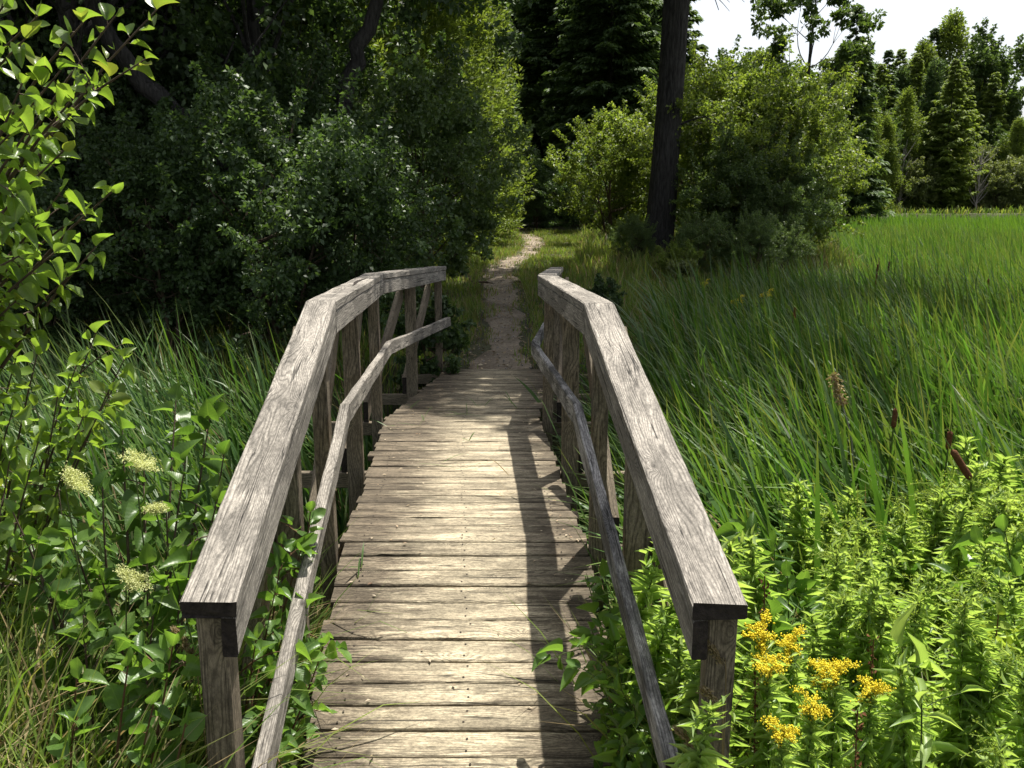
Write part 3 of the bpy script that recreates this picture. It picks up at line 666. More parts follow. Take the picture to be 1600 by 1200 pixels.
# dark conifers at the end of the path
S1 = make_spruce(41, 17, 3.3, 'spruce', 90000, .36, base=.02); S2 = make_spruce(42, 19, 3.5, 'spruce', 90000, .36, base=.02)
SC = make_cedar(43, 17, 3.0, 'spruce', 80000, .3, base=.01, power=.5)
con = [(S1, -.2, 52, 1.0, 'dark conifer straight behind the end of the path'), (S2, 3.9, 36, .85, 'large dark conifer in the middle, right of the path'), (S1, 6.3, 40, .9, 'dark conifer behind the big bare trunk'),
       (S2, 2.2, 43, .95, 'dark conifer left of the largest one, beside the path'), (S2, -4.3, 38, .9, 'dark conifer behind the cedars'), (S2, 5.5, 50, 1, 'back row conifer in the middle'), (S1, -2.6, 46, 1, 'dark conifer filling the gap over the path'),
       (SC, 4.9, 41, .95, 'dense dark conifer between the largest one and the big trunk'), (SC, 1.2, 58, 1.1, 'dense dark conifer closing the view where the path ends'), (SC, -1.9, 36, .8, 'dense dark conifer leaning over the left of the far path'), (SC, 5.2, 60, 1.25, 'dense dark conifer in the back row'), (SC, -3, 62, 1.25, 'dense dark conifer in the back row left of the path')]
for k, (m, x, y, s, lb) in enumerate(con): plant('conifer_tree', m, x, y, lb, 'tree', sc=s, rz=k * 1.1, group='dark conifers at the end of the path')
plant('shade_bush', UB, .95, 33, 'dark bush closing the path on its left in the shade', 'bush', sc=.75); plant('shade_bush', UB, 2.6, 30.5, 'dark bush right of the path under the conifer', 'bush', sc=.8)
# lime bushes right of the path
LB1 = make_broadleaf('l', 51, 4.6, 1.9, .1, 'limeleaf', 90, 330, .085, .6, .05, multi=5, bark='twig', openness=.7)
LB2 = make_broadleaf('l', 52, 4.9, 1.8, .1, 'limeleaf', 84, 330, .085, .6, .05, multi=4, bark='twig', openness=.5)
LB3 = make_broadleaf('l', 53, 3.6, 1.6, .05, 'paleleaf', 90, 420, .06, .6, .04, multi=5, bark='twig', openness=.2)
rb = [(LB2, X_(955, 25), 25, .8, 'light green bush left of the big trunk'), (LB1, X_(1130, 20.5), 20.5, 1.02, 'large yellow-green bush right behind the big trunk'),
      (LB2, X_(1200, 20), 20, .9, 'yellow-green bush in the middle of the group right of the big trunk'), (LB3, X_(1150, 18.2), 18.2, .78, 'low dense grey-green bush in front of the yellow-green ones'),
      (LB3, X_(1218, 17.8), 17.8, .66, 'bush at the edge of the marsh with its leaves over the cattails'), (LB2, X_(1238, 19.5), 19.5, .68, 'rightmost yellow-green bush, beside the open marsh'), (LB1, X_(1195, 18.8), 18.8, .78, 'low yellow-green bush standing among the grey-green ones'), (LB1, X_(1080, 24), 24, 1.08, 'yellow-green bush behind, seen above the others beside the trunk'), (LB2, X_(1010, 27), 27, .8, 'bush farther back, left of the trunk')]
rb += [(LB3, X_(1090, 16), 16, .34, 'low bush in the shade at the right foot of the big trunk'), (LB3, X_(1175, 15.6), 15.6, .36, 'low bush where the reeds begin right of the big trunk'), (LB3, X_(1225, 16.6), 16.6, .32, 'low bush in front of the marsh-edge bush'), (LB3, X_(985, 18.2), 18.2, .3, 'low bush at the left foot of the big trunk'), (UB2, X_(1060, 15), 15, .42, 'small green tuft of brush before the big trunk')]
for k, (m, x, y, s, lb) in enumerate(rb): plant('bush', m, x, y, lb, 'bush', sc=s, rz=k * 1.9, group='bushes round the big trunk')
# the big tree
BX, BY = X_(1030, 19), 19.0
bt = thing('big_tree', 'tall tree with a thick dark bare trunk standing right of the path', 'tree', (BX, BY, float(ground(BX, BY)) - .1))
g = np.random.default_rng(77); tb = MB()
tr = np.array([[-.22, 0, -.1], [-.1, 0, .35], [0, 0, 1.2], [.06, 0, 2.6], [.12, 0, 4.2], [.17, 0, 6.2], [.4, .0, 9], [.4, -.3, 12], [.3, -.6, 15], [.2, -.8, 18]]) 
tt = np.linspace(0, 1, 220); t = np.linspace(0, 1, len(tr)); Q = np.stack([np.interp(tt, t, tr[:, a]) for a in range(3)], -1)
rr = np.interp(tt * 9, np.arange(10), [.46, .36, .30, .27, .26, .25, .23, .2, .13, .06])
KS = 64; V, F = tube(Q, rr, KS); th = np.tile(np.arange(KS) / KS * 2 * np.pi, len(Q)); hz_ = np.repeat(Q[:, 2], KS)
rid = np.abs(np.sin(th * 9 + 1.4 * np.sin(hz_ * 1.7 + th * 2) + .8 * np.sin(hz_ * 4.3 + th * 3))) ** .6
V += nrm(V - np.repeat(Q, KS, 0)) * (.028 * rid - .014 + g.normal(0, .004, len(V)))[:, None]; tb.add(V, F)
for a in (0.3, 1.6, 2.9, 4.2, 5.3):   # root flare
    tb.add(*tube(bez((-.15, 0, .7), (-.15 + .45 * math.cos(a), .45 * math.sin(a), .25), (-.15 + 1.0 * math.cos(a), 1.0 * math.sin(a), -.1), 6), np.linspace(.2, .05, 6), 7))
lim = [((-1.8, -9.3), 10.4, 6.6), ((-.9, -8.6), 11.6, 7.6), ((.2, -9.6), 11.8, 7.6), ((-1.5, -8.3), 10.2, 6.6), ((.6, -8.6), 10.8, 7.2), ((1.8, -7.2), 10.4, 7.0), ((-.4, -9.0), 11.0, 7.4), ((3.0, -6.2), 11.0, 7.4), ((1.2, -5.6), 9.8, 6.9), ((-1.0, -7.4), 9.4, 6.2), ((-3.0, -7.0), 10.2, 6.6), ((1.5, -4.4), 10.5, 7), ((-3.4, -4), 9.6, 6.8), ((4, 1), 11, 7.5), ((-3.5, 3), 12, 8), ((2, 5), 13, 8.5), ((0, -5.5), 13.0, 9.5), ((-2, -2.5), 15.5, 11), ((3, -3), 15.5, 11), ((0, 2), 18, 13), ((-.5, -.5), 19, 14), ((3.6, -3.8), 9.5, 6.4), ((4.4, -6.5), 10.0, 7.0)]
Cc = []; Rr = []
for (ex, ey), ez, sz in lim:
    k = np.argmin(np.abs(Q[:, 2] - sz)); e = np.array([ex, ey, ez]); b = bez(Q[k], (Q[k] + e) / 2 + [0, 0, .8], e, 10); limbs(tb, b, .11, .025, 7)
    for q in range(3, 10):
        for _ in range(3):
            d = rdir(1, .05, g)[0] * g.uniform(.5, 1.7); c = b[q] + d; limbs(tb, bez(b[q], b[q] + d * .5 + g.normal(0, .1, 3), c, 4), .02, .006, 4); Cc.append(c); Rr.append(g.uniform(.4, .85))
Cc = np.array(Cc); Rr = np.array(Rr)
cb = MB(); clumps_leaves(cb, T_DIA, Cc, Rr, 210, .17, .65, g)
# bare twigs low on the trunk
for (zz, dx, dz) in ((6.0, 1.2, -.5), (5.9, 1.7, .2), (6.2, .8, -.9), (3.0, .9, .25)):
    p0 = np.array([.17, 0, zz]); b = bez(p0, p0 + [dx * .5, -.2, .25], p0 + [dx, -.3, dz], 8); limbs(tb, b, .03, .008, 5)
    for q in (3, 5, 6): limbs(tb, bez(b[q], b[q] + [.15, 0, -.1], b[q] + [g.uniform(.1, .5), -.1, g.uniform(-.6, .1)], 4), .01, .004, 4)
tb.build('trunk', M['bark'], bt); cb.build('crown', M['canopy'], bt)
# middle distance and far trees on the right
FT1 = make_broadleaf('f', 61, 10, 3.2, 1, 'fargreen', 80, 330, .17, .65, .16); FT2 = make_broadleaf('f', 62, 11, 2.3, 4.2, 'fargreen', 34, 260, .17, .65, .16, openness=1.0)
FT3 = make_broadleaf('f', 63, 13.5, 2.9, 3.5, 'fargreen', 90, 330, .24, .65, .22, openness=.3); FB = make_broadleaf('f', 64, 4.5, 2.4, .1, 'farpale', 60, 330, .18, .5, .06, multi=4, bark='twig')
FC3 = make_spruce(68, 12.5, 2.8, 'cedar', 30000, .36, ragged=.45, droop=.1); FC1 = make_cedar(65, 12, 2.6, 'cedar', 26000, .26, power=.6); FC2 = make_cedar(66, 12, 1.7, 'spruce', 26000, .26, power=.55); FS = make_spruce(67, 13, 2.3, 'spruce', 24000, .4, ragged=.35)
far = [('round_tree', FT1, 1095, 41, .80, 'leafy tree just right of the trunk, behind the bushes', 'tree'), ('round_tree', FT1, 1175, 44, .84, 'leafy tree behind the yellow-green bushes', 'tree'),
       ('open_tree', FT2, 1250, 37, 1.12, 'tall open tree with sky showing between its limbs', 'tree'), ('round_tree', FT1, 1225, 50, .85, 'low leafy tree under the tall open one', 'tree'),
       ('far_spruce', FS, 1314, 50, 1.0, 'dark pointed spruce right of the tall open tree', 'tree'), ('far_spruce', FS, 1366, 64, .86, 'spruce with a thin pointed top, first in the far tree line', 'tree'),
       ('far_cedar', FC2, 1392, 66, .84, 'dark narrow conifer between two pointed tops in the far line', 'tree'), ('far_cedar', FC1, 1420, 70, 1.02, 'broad conifer in the middle of the far tree line', 'tree'),
       ('far_spruce', FS, 1433, 72, 1.08, 'spruce tip standing highest over the broad conifer', 'tree'), ('far_cedar', FC1, 1458, 72, 1.22, 'tallest conifer of the far tree line', 'tree'),
       ('far_cedar', FC2, 1440, 64, .86, 'dark slim conifer in front of the tallest one', 'tree'), ('ragged_conifer', FC3, 1469, 60, .80, 'pointed light conifer standing forward at the marsh edge', 'tree'),
       ('round_far_tree', FT3, 1515, 69, .98, 'round-headed leafy tree standing high at the right end of the far line', 'tree'), ('far_cedar', FC2, 1562, 70, .62, 'dark conifer right of the round-headed tree', 'tree'),
       ('round_far_tree', FT3, 1545, 72, .56, 'leafy tree under the right shoulder of the round-headed one', 'tree'), ('round_tree', FT1, 1592, 70, .5, 'leafy tree at the right edge of the picture', 'tree'),
       ('round_tree', FT1, 1345, 60, .66, 'leafy tree in front of the first spruce of the far line', 'tree'), ('round_tree', FT1, 1395, 62, .6, 'small leafy tree low in the far line', 'tree'),
       ('far_cedar', FC1, 1340, 57, .62, 'low rounded conifer nearest the yellow-green bushes', 'tree'), ('far_cedar', FC1, 1372, 58, .50, 'low conifer at the marsh edge, second from the bushes', 'tree'),
       ('willow_bush', FB, 1425, 60, .8, 'pale grey-green willow bush at the foot of the far trees', 'bush'), ('willow_bush', FB, 1545, 60, .68, 'yellowish willow bush at the marsh edge on the right', 'bush'),
       ('willow_bush', FB, 1505, 62, .95, 'wide willow bush between the forward conifer and the right end', 'bush'), ('round_tree', FT1, 1500, 66, .7, 'leafy tree behind the willow bush', 'tree'),
       ('willow_bush', FB, 1588, 60, .8, 'willow bush at the right edge of the picture', 'bush'), ('round_tree', FT1, 1565, 64, .66, 'small leafy tree behind the yellowish willow', 'tree'),
       ('round_tree', FT1, 1375, 70, .98, 'leafy tree filling the far line behind the first spruce'), ('round_tree', FT1, 1410, 74, 1.1, 'leafy tree behind the broad conifer'), ('far_cedar', FC1, 1490, 70, .88, 'mid-height conifer between the tallest conifer and the round-headed tree'),
       ('round_tree', FT1, 1548, 68, .66, 'leafy tree stepping down right of the round-headed one'), ('round_tree', FT1, 1510, 72, .9, 'leafy tree hidden behind the round-headed one'), ('far_cedar', FC1, 1400, 61, .66, 'grey-green low conifer left of the pale willow'), ('far_cedar', FC2, 1345, 66, .86, 'dark conifer between the bushes and the first far spruce'),
       ('far_cedar', FC1, 1575, 62, .52, 'low conifer by the marsh near the right edge'), ('round_tree', FT1, 1295, 60, .9, 'leafy tree behind the dark pointed spruce'),
       ('ragged_conifer', FC3, 1482, 65, .82, 'ragged conifer just right of the forward pointed one'), ('ragged_conifer', FC3, 1410, 66, .9, 'ragged conifer left of the tallest ones'), ('ragged_conifer', FC3, 1530, 66, .8, 'ragged conifer under the round-headed tree'), ('ragged_conifer', FC3, 1358, 62, .8, 'ragged conifer at the left end of the far line'),
       ('ragged_conifer', FC3, 1500, 74, 1.0, 'ragged conifer behind, left of the round-headed tree'), ('ragged_conifer', FC3, 1442, 60, .55, 'low ragged conifer at the marsh edge'), ('ragged_conifer', FC3, 1605, 68, .5, 'ragged conifer at the right edge of the picture'), ('ragged_conifer', FC3, 1385, 72, 1.0, 'ragged conifer behind the far spruce'),
       ('round_tree', FT1, 1650, 66, .45, 'leafy tree past the right edge of the frame', 'tree'), ('far_cedar', FC1, 1700, 68, .42, 'conifer past the right edge of the frame', 'tree')]
for k, (nm, m, px, y, s, lb, *cat) in enumerate(far):
    plant(nm, m, X_(px, y), y, lb, cat[0] if cat else 'tree', sc=s, rz=k * 1.37)
# grey dead snags
for px, y, h, lb in ((1402, 59, 4.3, 'bare grey dead sapling in the far tree line, left one'), (1522, 59, 4.2, 'bare grey dead sapling right of the forward conifer')):
    x = X_(px, y); o = thing('dead_sapling', lb, 'dead tree', (x, y, float(ground(x, y)))); m = MB()
    for q in range(26):
        a = g.uniform(0, 6.28); z = g.uniform(.4, h * .8); e = np.array([math.cos(a) * g.uniform(.4, 1.1), math.sin(a) * .5, z + g.uniform(.6, 1.6)])
        m.add(*tube(bez((0, 0, z), (e + [0, 0, z]) / 2 + [0, 0, -.1], e, 4), np.linspace(.03, .01, 4), 4))
    m.add(*tube(bez((0, 0, 0), (.1, 0, h / 2), (0, 0, h), 6), np.linspace(.07, .015, 6), 6)); m.build('branches', M['deadwood'], o)

# ---------------------------------------------------------------- reeds, grass
def region(n, x0, x1, y0, y1, cond, g=rng):
    x = g.uniform(x0, x1, n); y = g.uniform(y0, y1, n); k = cond(x, y); return x[k], y[k]
LEFTAZ = math.pi
def reeds(name, label, n, x0, x1, y0, y1, cond, h, wid, seg, mat, dry=.06, wind=.55, top=None, tuft=6):
    x, y = region(n, x0, x1, y0, y1, cond)
    x = np.repeat(x, tuft); y = np.repeat(y, tuft); m = len(x); x = x + rng.normal(0, .035, m); y = y + rng.normal(0, .035, m)
    mb = MB(); isd = rng.random(m) < dry
    hh = rng.uniform(h[0], h[1], m) * np.where(isd, .8, 1)
    patch = (1 - .3 * np.exp(-np.maximum(np.abs(x - cx(np.clip(y, 0, 9))) - 1.0, 0) / .35) * (y < 9)) * 1 + .08 * np.sin(x * .9 + 1.3) * np.sin(y * .7) ; hh *= patch
    az = LEFTAZ + rng.normal(0, .6, m); lean = np.abs(rng.normal(.10, .10, m)) + .10 * wind; bend = np.abs(rng.normal(.5, .45, m)) * wind * 1.7
    fold = rng.random(m) < .08; bend = np.where(fold, bend + 1.5, bend)
    P = np.stack([x, y, ground(x, y) - .02], -1)
    for sel, mi in ((~isd, 0), (isd, 1)):
        blades(mb, P[sel], hh[sel], wid * rng.uniform(.7, 1.25, sel.sum()), lean[sel], bend[sel], az[sel], seg, mi)
    o = mb.build(name, [M[mat], M['dry']]); tag(o, label, 'reeds', kind='stuff'); return o
marsh = lambda x, y: (ground(x, y) < .35)
reeds('cattail_reeds', 'tall green cattail leaves leaning left beside the right railing', 8000, .75, 9, 2.6, 13, lambda x, y: marsh(x, y) & (x < 1.2 + y * .75) & (x > cx(np.clip(y, 0, 8)) + 1.12), (1.3, 2.2), .029, 8, 'reed', .05, tuft=6, wind=.9)
reeds('cattail_marsh', 'bright green cattails filling the marsh in the middle distance', 11000, 1.2, 26, 12.5, 32, lambda x, y: marsh(x, y) & (x < 2 + y * .72), (1.65, 2.1), .036, 5, 'reed', .015, .5, tuft=5)
reeds('far_cattail_marsh', 'even green carpet of cattails reaching the far trees', 15000, 6, 60, 31, 70, lambda x, y: marsh(x, y) & (x < 4 + y * .75), (1.75, 2.05), .06, 3, 'reedfar', .0, .4, tuft=4)
reeds('left_reeds', 'green reeds with bent tips left of the bridge in front of the dark woods', 1900, -8, -.9, 3.4, 8.5, lambda x, y: marsh(x, y) & (x > -1.2 - y * .72) & (x < cx(np.clip(y, 0, 8)) - .8), (1.2, 2.0), .022, 8, 'reed', .07, tuft=6, wind=.9)
# grasses: bank beside the path
def grasses(name, label, n, x0, x1, y0, y1, cond, h, wid, seg=3, mats=('grass', 'dry'), dry=.12, spread=.5):
    x, y = region(n, x0, x1, y0, y1, cond); m = len(x); isd = rng.random(m) < dry
    P = np.stack([x, y, ground(x, y) - .01], -1); mb = MB(); hh = rng.uniform(h[0], h[1], m) * (1 + .35 * np.sin(x * 2.3 + y) * np.sin(y * 1.9 - x))
    for sel, mi in ((~isd, 0), (isd, 1)):
        k = sel.sum(); blades(mb, P[sel], hh[sel], wid * rng.uniform(.6, 1.3, k), np.abs(rng.normal(.15, .2, k)), np.abs(rng.normal(.7, .4, k)) * spread * 2, rng.uniform(0, 6.28, k), seg, mi)
    o = mb.build(name, [M[q] for q in mats]); tag(o, label, 'grass', kind='stuff'); return o
firm = lambda x, y: ground(x, y) > 1.0
grasses('path_grass', 'short sunlit grass on both sides of the dirt path', 150000, -3.5, 5, 8.3, 32, lambda x, y: firm(x, y) & ~inpath(x, y, .02) & (x < 1.6 + (y - 8) * .25) & (x > -2.6 - (y - 8) * .02), (.06, .2), .010, dry=.16)
grasses('path_edge_grass', 'thin tufts creeping over the edges of the path', 30000, -1.2, 2.2, 8.1, 34, lambda x, y: inpath(x, y, .12) & ~inpath(x, y, -.16 + .14 * np.sin(y * 3.1 + np.sign(x) * 2)), (.04, .15), .009, dry=.3)
grasses('tall_bank_grass', 'taller uncut grass under the bushes right of the path', 42000, .4, 9, 10, 30, lambda x, y: firm(x, y) & ~inpath(x, y, .55) & (x > .5 + .1 * (y - 10)), (.2, .55), .012, 4, dry=.2)
grasses('far_bank_grass', 'rough tall grass along the foot of the far trees', 16000, 10, 55, 50, 68, lambda x, y: ground(x, y) > .6, (.25, .55), .06, 3, dry=.05)
grasses('woods_edge_grass', 'grass at the foot of the dark woods', 7000, -8.5, -.75, 8.2, 11.5, lambda x, y: (ground(x, y) > .3) & ~inpath(x, y, .2), (.2, .5), .012, 4)
grasses('foreground_grass', 'long fine grass left of the railing in the foreground', 34000, -3.6, -.72, .9, 4.6, lambda x, y: (x > -.9 - y * .66) & (x < cx(np.clip(y, 1, 8)) - .72), (.45, 1.05), .007, 5, dry=.22, spread=.8)
grasses('right_foreground_grass', 'grass blades between the goldenrod stems on the right', 6500, .62, 3.2, .9, 3.9, lambda x, y: x < .9 + y * .66, (.35, .85), .008, 5, dry=.15, spread=.7)
grasses('bridge_side_grass', 'grass sprouting under the deck edge beside the right posts', 900, .35, .62, 1.8, 4.2, lambda x, y: x > cx(y) + .58, (.5, 1.0), .008, 5, dry=.1)
# leaf litter and pebbles on the path
x, y = region(9000, -1, 2, 8.0, 34, lambda x, y: inpath(x, y, .12)); n = len(x)
mb = MB(); scatter(mb, T_DIA, np.stack([x, y, ground(x, y) + .018], -1), nrm(np.stack([rng.normal(size=n), rng.normal(size=n), rng.normal(0, .15, n)], -1)), rdir(n, 2.2), rng.uniform(.02, .06, n), rng.uniform(.01, .035, n))
tag(mb.build('leaf_litter', M['litter']), 'dry fallen leaves and chips scattered on the dirt path', 'leaf litter', kind='stuff')
oct_v = np.array([(1, 0, 0), (-1, 0, 0), (0, 1, 0), (0, -1, 0), (0, 0, .6), (0, 0, -.6)], float); oct_f = np.array([(0, 2, 4), (2, 1, 4), (1, 3, 4), (3, 0, 4), (2, 0, 5), (1, 2, 5), (3, 1, 5), (0, 3, 5)])
T_OCT = (oct_v, oct_f, None)
x, y = region(2600, -1, 2, 8.3, 30, lambda x, y: inpath(x, y, .02)); n = len(x); s = rng.uniform(.006, .02, n)
mb = MB(); scatter(mb, T_OCT, np.stack([x, y, ground(x, y) + .012], -1), rdir(n), rdir(n, 1), s, s)
tag(mb.build('pebbles', M['stone']), 'small pale pebbles pressed into the dirt path', 'pebbles', kind='stuff')
# tree roots across the path
for k, (ya, lb) in enumerate(((15.6, 'bare root crossing the dirt path where it narrows'),)):
    pts = np.array([(-.75 + .12 * q, ya + .1 * math.sin(q * 1.1), 0) for q in range(14)]); pts[:, 2] = ground(pts[:, 0], pts[:, 1]) + .01 + .02 * np.sin(np.arange(14))
    m = MB(); m.add(*tube(pts, .014 + .007 * np.sin(np.arange(14)), 6)); o = m.build('tree_root', M['twig']); tag(o, lb, 'root')

# ---------------------------------------------------------------- cattail spikes
def cattail(px, py, y, L, tilt, label, r=.012):
    top = at(px, py, y); d = np.array([math.sin(tilt), 0, math.cos(tilt)])
    gz = float(ground(top[0], y)); bot = top - d * L; foot = np.array([bot[0] - .25 * tilt * 2 * (bot[2] - gz) * .4, y, gz])
    o = thing('cattail', label, 'cattail', tuple(foot)); m = MB(); m.add(*tube(bez(foot - foot, (bot - foot) * [.6, 1, .5], bot - foot, 8), .004, 5)); m.add(*tube(np.array([top, top + d * .09]) - foot, [.003, .001], 5)); m.build('stem', M['stem'], o)
    m = MB(); t = np.linspace(0, 1, 12); m.add(*tube((bot - foot) + d * L * t[:, None], r * np.interp(t, [0, .04, .12, .9, .97, 1], [.1, .8, 1, 1, .75, .1]), 10)); m.build('spike', M['cat'], o)
cattail(1400, 637, 3.9, .10, .03, 'upright brown cattail spike, leftmost of the near three')
cattail(1485, 673, 3.6, .085, .02, 'upright brown cattail spike behind the tilted one')
cattail(1487, 702, 3.3, .16, -.62, 'brown cattail spike tilted down to the right over the goldenrod', .014)
for k, (px, py, y, lb) in enumerate(((1243, 478, 8, 'small reddish cattail spike near the dark reeds'), (1372, 412, 13, 'distant cattail spike under the marsh bush'), (1390, 408, 13.5, 'distant cattail spike right of its twin'), (1545, 435, 11, 'distant cattail spike near the right edge'), (1370, 428, 12, 'lower distant cattail spike in the open marsh'))):
    cattail(px, py, y, .17, .05, lb, .014)
# old dry seed stalk
o, Q = barepole('dry_seed_stalk', 'pale dry seed stalk standing among the cattails', [np.array([at(1345, 720, 4.4)[0], 4.4, .1]), at(1335, 700, 4.4), at(1318, 640, 4.4), at(1302, 585, 4.4)], .006, .003, 'plant', 'deadwood', 5)
n = 260; tt = rng.uniform(.72, 1, n); P = np.stack([np.interp(tt, np.linspace(0, 1, 14), Q[:, a]) for a in range(3)], -1) + rng.normal(0, .012, (n, 3))
m = MB(); scatter(m, T_DIA, P, rdir(n), rdir(n), .02, .012); m.build('seed_tuft', M['dry'], o)

# ---------------------------------------------------------------- goldenrod
def goldenrod(seed, H=1.0, flower=None, nl=125, bendx=.0):
    g = np.random.default_rng(seed); root = []
    spine = bez((0, 0, 0), (g.normal(0, .04), g.normal(0, .04), H * .6), (bendx + g.normal(0, .05), g.normal(0, .05), H), 16)
    st = MB(); st.add(*tube(spine, np.linspace(.005, .0018, 16), 5)); root.append(('stem', st.mesh('stem', M['stem'])))
    lf = MB(); t = np.sort(g.random(nl) ** .75) * .8 + .2; P = np.stack([np.interp(t, np.linspace(0, 1, 16), spine[:, a]) for a in range(3)], -1)
    az = np.arange(nl) * 2.4 + g.normal(0, .2, nl); el = np.interp(t, [0, .8, 1], [.1, .5, 1.0]) + g.normal(0, .15, nl)
    D = np.stack([np.cos(az) * np.cos(el), np.sin(az) * np.cos(el), np.sin(el)], -1); l = np.interp(t, [0, .5, .85, 1], [.085, .095, .07, .035]) * g.uniform(.8, 1.2, nl)
    scatter(lf, T_LANCE, P, D, np.array([[0, 0, 1.]]) + g.normal(0, .25, (nl, 3)), l, l * .14)
    nt_ = 60; tt = g.uniform(.5, 1, nt_) ** .8; P2 = np.stack([np.interp(tt, np.linspace(0, 1, 16), spine[:, a]) for a in range(3)], -1)
    P2 = P2 + rdir(nt_, .2, g) * g.uniform(.01, .045, (nt_, 1)); scatter(lf, T_LANCE, P2, rdir(nt_, .6, g), rdir(nt_, .6, g), .035, .008)
    root.append(('foliage', lf.mesh('foliage', M['gold'])))
    if flower:
        fl = MB(); top = spine[-1]
        for q in range(9 if flower == 'yellow' else 11):
            a = g.uniform(0, 6.28); L = g.uniform(.02, .06) * (1 if flower == 'yellow' else 2); p0 = top - [0, 0, g.uniform(0, .045 if flower == 'yellow' else .13)]
            e = p0 + np.array([math.cos(a) * L, math.sin(a) * L, g.uniform(.0, .05)]); b = bez(p0, (p0 + e) / 2 + [0, 0, .035], e, 12)
            for _ in range(7 if flower == 'yellow' else 3):
                P = b + g.normal(0, .0055, b.shape) + [0, 0, .004]; s = g.uniform(.0016, .0042, len(P)); scatter(fl, T_OCT if flower == 'yellow' else T_DIA, P, rdir(len(P), .5, g), rdir(len(P), .5, g), s * (1 if flower == 'yellow' else 2.6), s)
            st2 = tube(b, .0012, 4); fl.add(*st2)
        root.append(('flower_head', fl.mesh('flower_head', M['yellow' if flower == 'yellow' else 'goldtop'])))
    return root
GR = [goldenrod(100 + k, 1.0, None) for k in range(3)] + [goldenrod(110 + k, 1.0, 'green') for k in range(2)]
GY = [goldenrod(120 + k, 1.0, 'yellow') for k in range(2)]
def put(parts, name, x, y, label, cat, sc, rz, group=None, tilt=(0, 0), z=None):
    o = thing(name, label, cat, (x, y, float(ground(x, y)) - .02 if z is None else z), rz, group); o.rotation_euler = (tilt[0], tilt[1], rz)
    o.scale = (sc, sc, sc)
    for nm, me in parts: link(nm, me, o)
    return o
g = np.random.default_rng(5); cnt = 0
while cnt < 215:
    y = g.uniform(1.0, 3.6); x = g.uniform(.66, 1.05 + .68 * y)
    if x < 1.0 and y > 3.0: continue
    if x - .6 < .18 * y and y > 2.6: continue
    if y < 1.85 and x < 1.05: continue
    topz = CZ - 1.22 + .16 * (x - 1.2) * (y > 2) + .12 * math.sin(x * 3 + y * 2) + g.normal(0, .07)
    if x < .95 and y < 2.3: topz -= .18
    sc = topz - float(ground(x, y))
    k = int(g.integers(0, 5)); put(GR[k], 'goldenrod', x, y, 'green goldenrod stem not in flower, in the sunny thicket right of the bridge' if k < 3 else 'goldenrod with a budding green plume in the thicket right of the bridge', 'plant', sc, g.uniform(0, 6.28),
        'leafy goldenrod stems' if k < 3 else 'budding goldenrod stems', (g.normal(0, .07), g.normal(0, .07))); cnt += 1
for k, (px, py, y) in enumerate(((1440, 775, 3.3), (1475, 762, 3.4), (1500, 775, 3.3), (1545, 770, 3.3), (1585, 790, 3.1), (1420, 800, 3.2), (1530, 790, 3.1), (1570, 830, 2.8), (1380, 830, 3.1), (1350, 845, 3.1), (1300, 865, 3.0))):
    p = at(px, py, y); put(GR[3 + k % 2], 'tall_goldenrod', p[0], y, 'tall goldenrod with a budding plume at the marsh side of the sunny thicket', 'plant', p[2] - float(ground(p[0], y)) + .02, k * 1.1, 'tall budding goldenrod stems')
for k, (px, py, y, lb) in enumerate(((1195, 900, 2.3, 'brown dead stalk behind the largest yellow plume'), (1365, 1000, 2.1, 'brown dead stalk in the middle of the thicket'), (1340, 1110, 1.8, 'brown dead stalk beside the faint yellow plume'), (1520, 960, 2.3, 'brown dead stalk far right in the thicket'), (1180, 1060, 1.9, 'brown dead stalk next to the right end post'))):
    p = at(px, py, y); gz = float(ground(p[0], y)); o = thing('dead_stalk', lb, 'plant', (p[0] + .03, y, gz)); m = MB(); h = p[2] - gz; sp = bez((0, 0, 0), (0, .03, h * .6), (-.03, 0, h), 10); m.add(*tube(sp, .002, 4)); m.build('stem', M['redstem'], o)
    n = 60; tt = np.linspace(.5, 1, n); P = np.stack([np.interp(tt, np.linspace(0, 1, 10), sp[:, a]) for a in range(3)], -1) + g.normal(0, .006, (n, 3)); m = MB(); scatter(m, T_DIA, P, rdir(n, 0, g), rdir(n, 0, g), .016, .008); m.build('seed_tuft', M['cat'], o)
for px, py, y, lb in ((1225, 1008, 1.95, 'largest yellow goldenrod plume, nearest the right railing post'), (1262, 1030, 2.0, 'yellow goldenrod plume touching the largest one on its right'), (1215, 1042, 1.9, 'yellow goldenrod plume just below the largest one'),
                      (1310, 1078, 1.9, 'yellow goldenrod plume halfway down to the right'), (1262, 1118, 1.85, 'yellow goldenrod plume above the lowest one'), (1290, 1075, 1.95, 'small yellow goldenrod plume between the halfway one and the largest'), (1345, 1100, 1.9, 'faint yellow goldenrod plume farthest right of the yellow group'), (1225, 1160, 1.75, 'lowest yellow goldenrod plume near the bottom of the picture')):
    p = at(px, py, y); sc = p[2] - float(ground(p[0], y)) + .03; put(GY[g.integers(0, 2)], 'flowering_goldenrod', p[0], y, lb, 'plant', sc, g.uniform(0, 6.28), 'goldenrod in yellow flower')
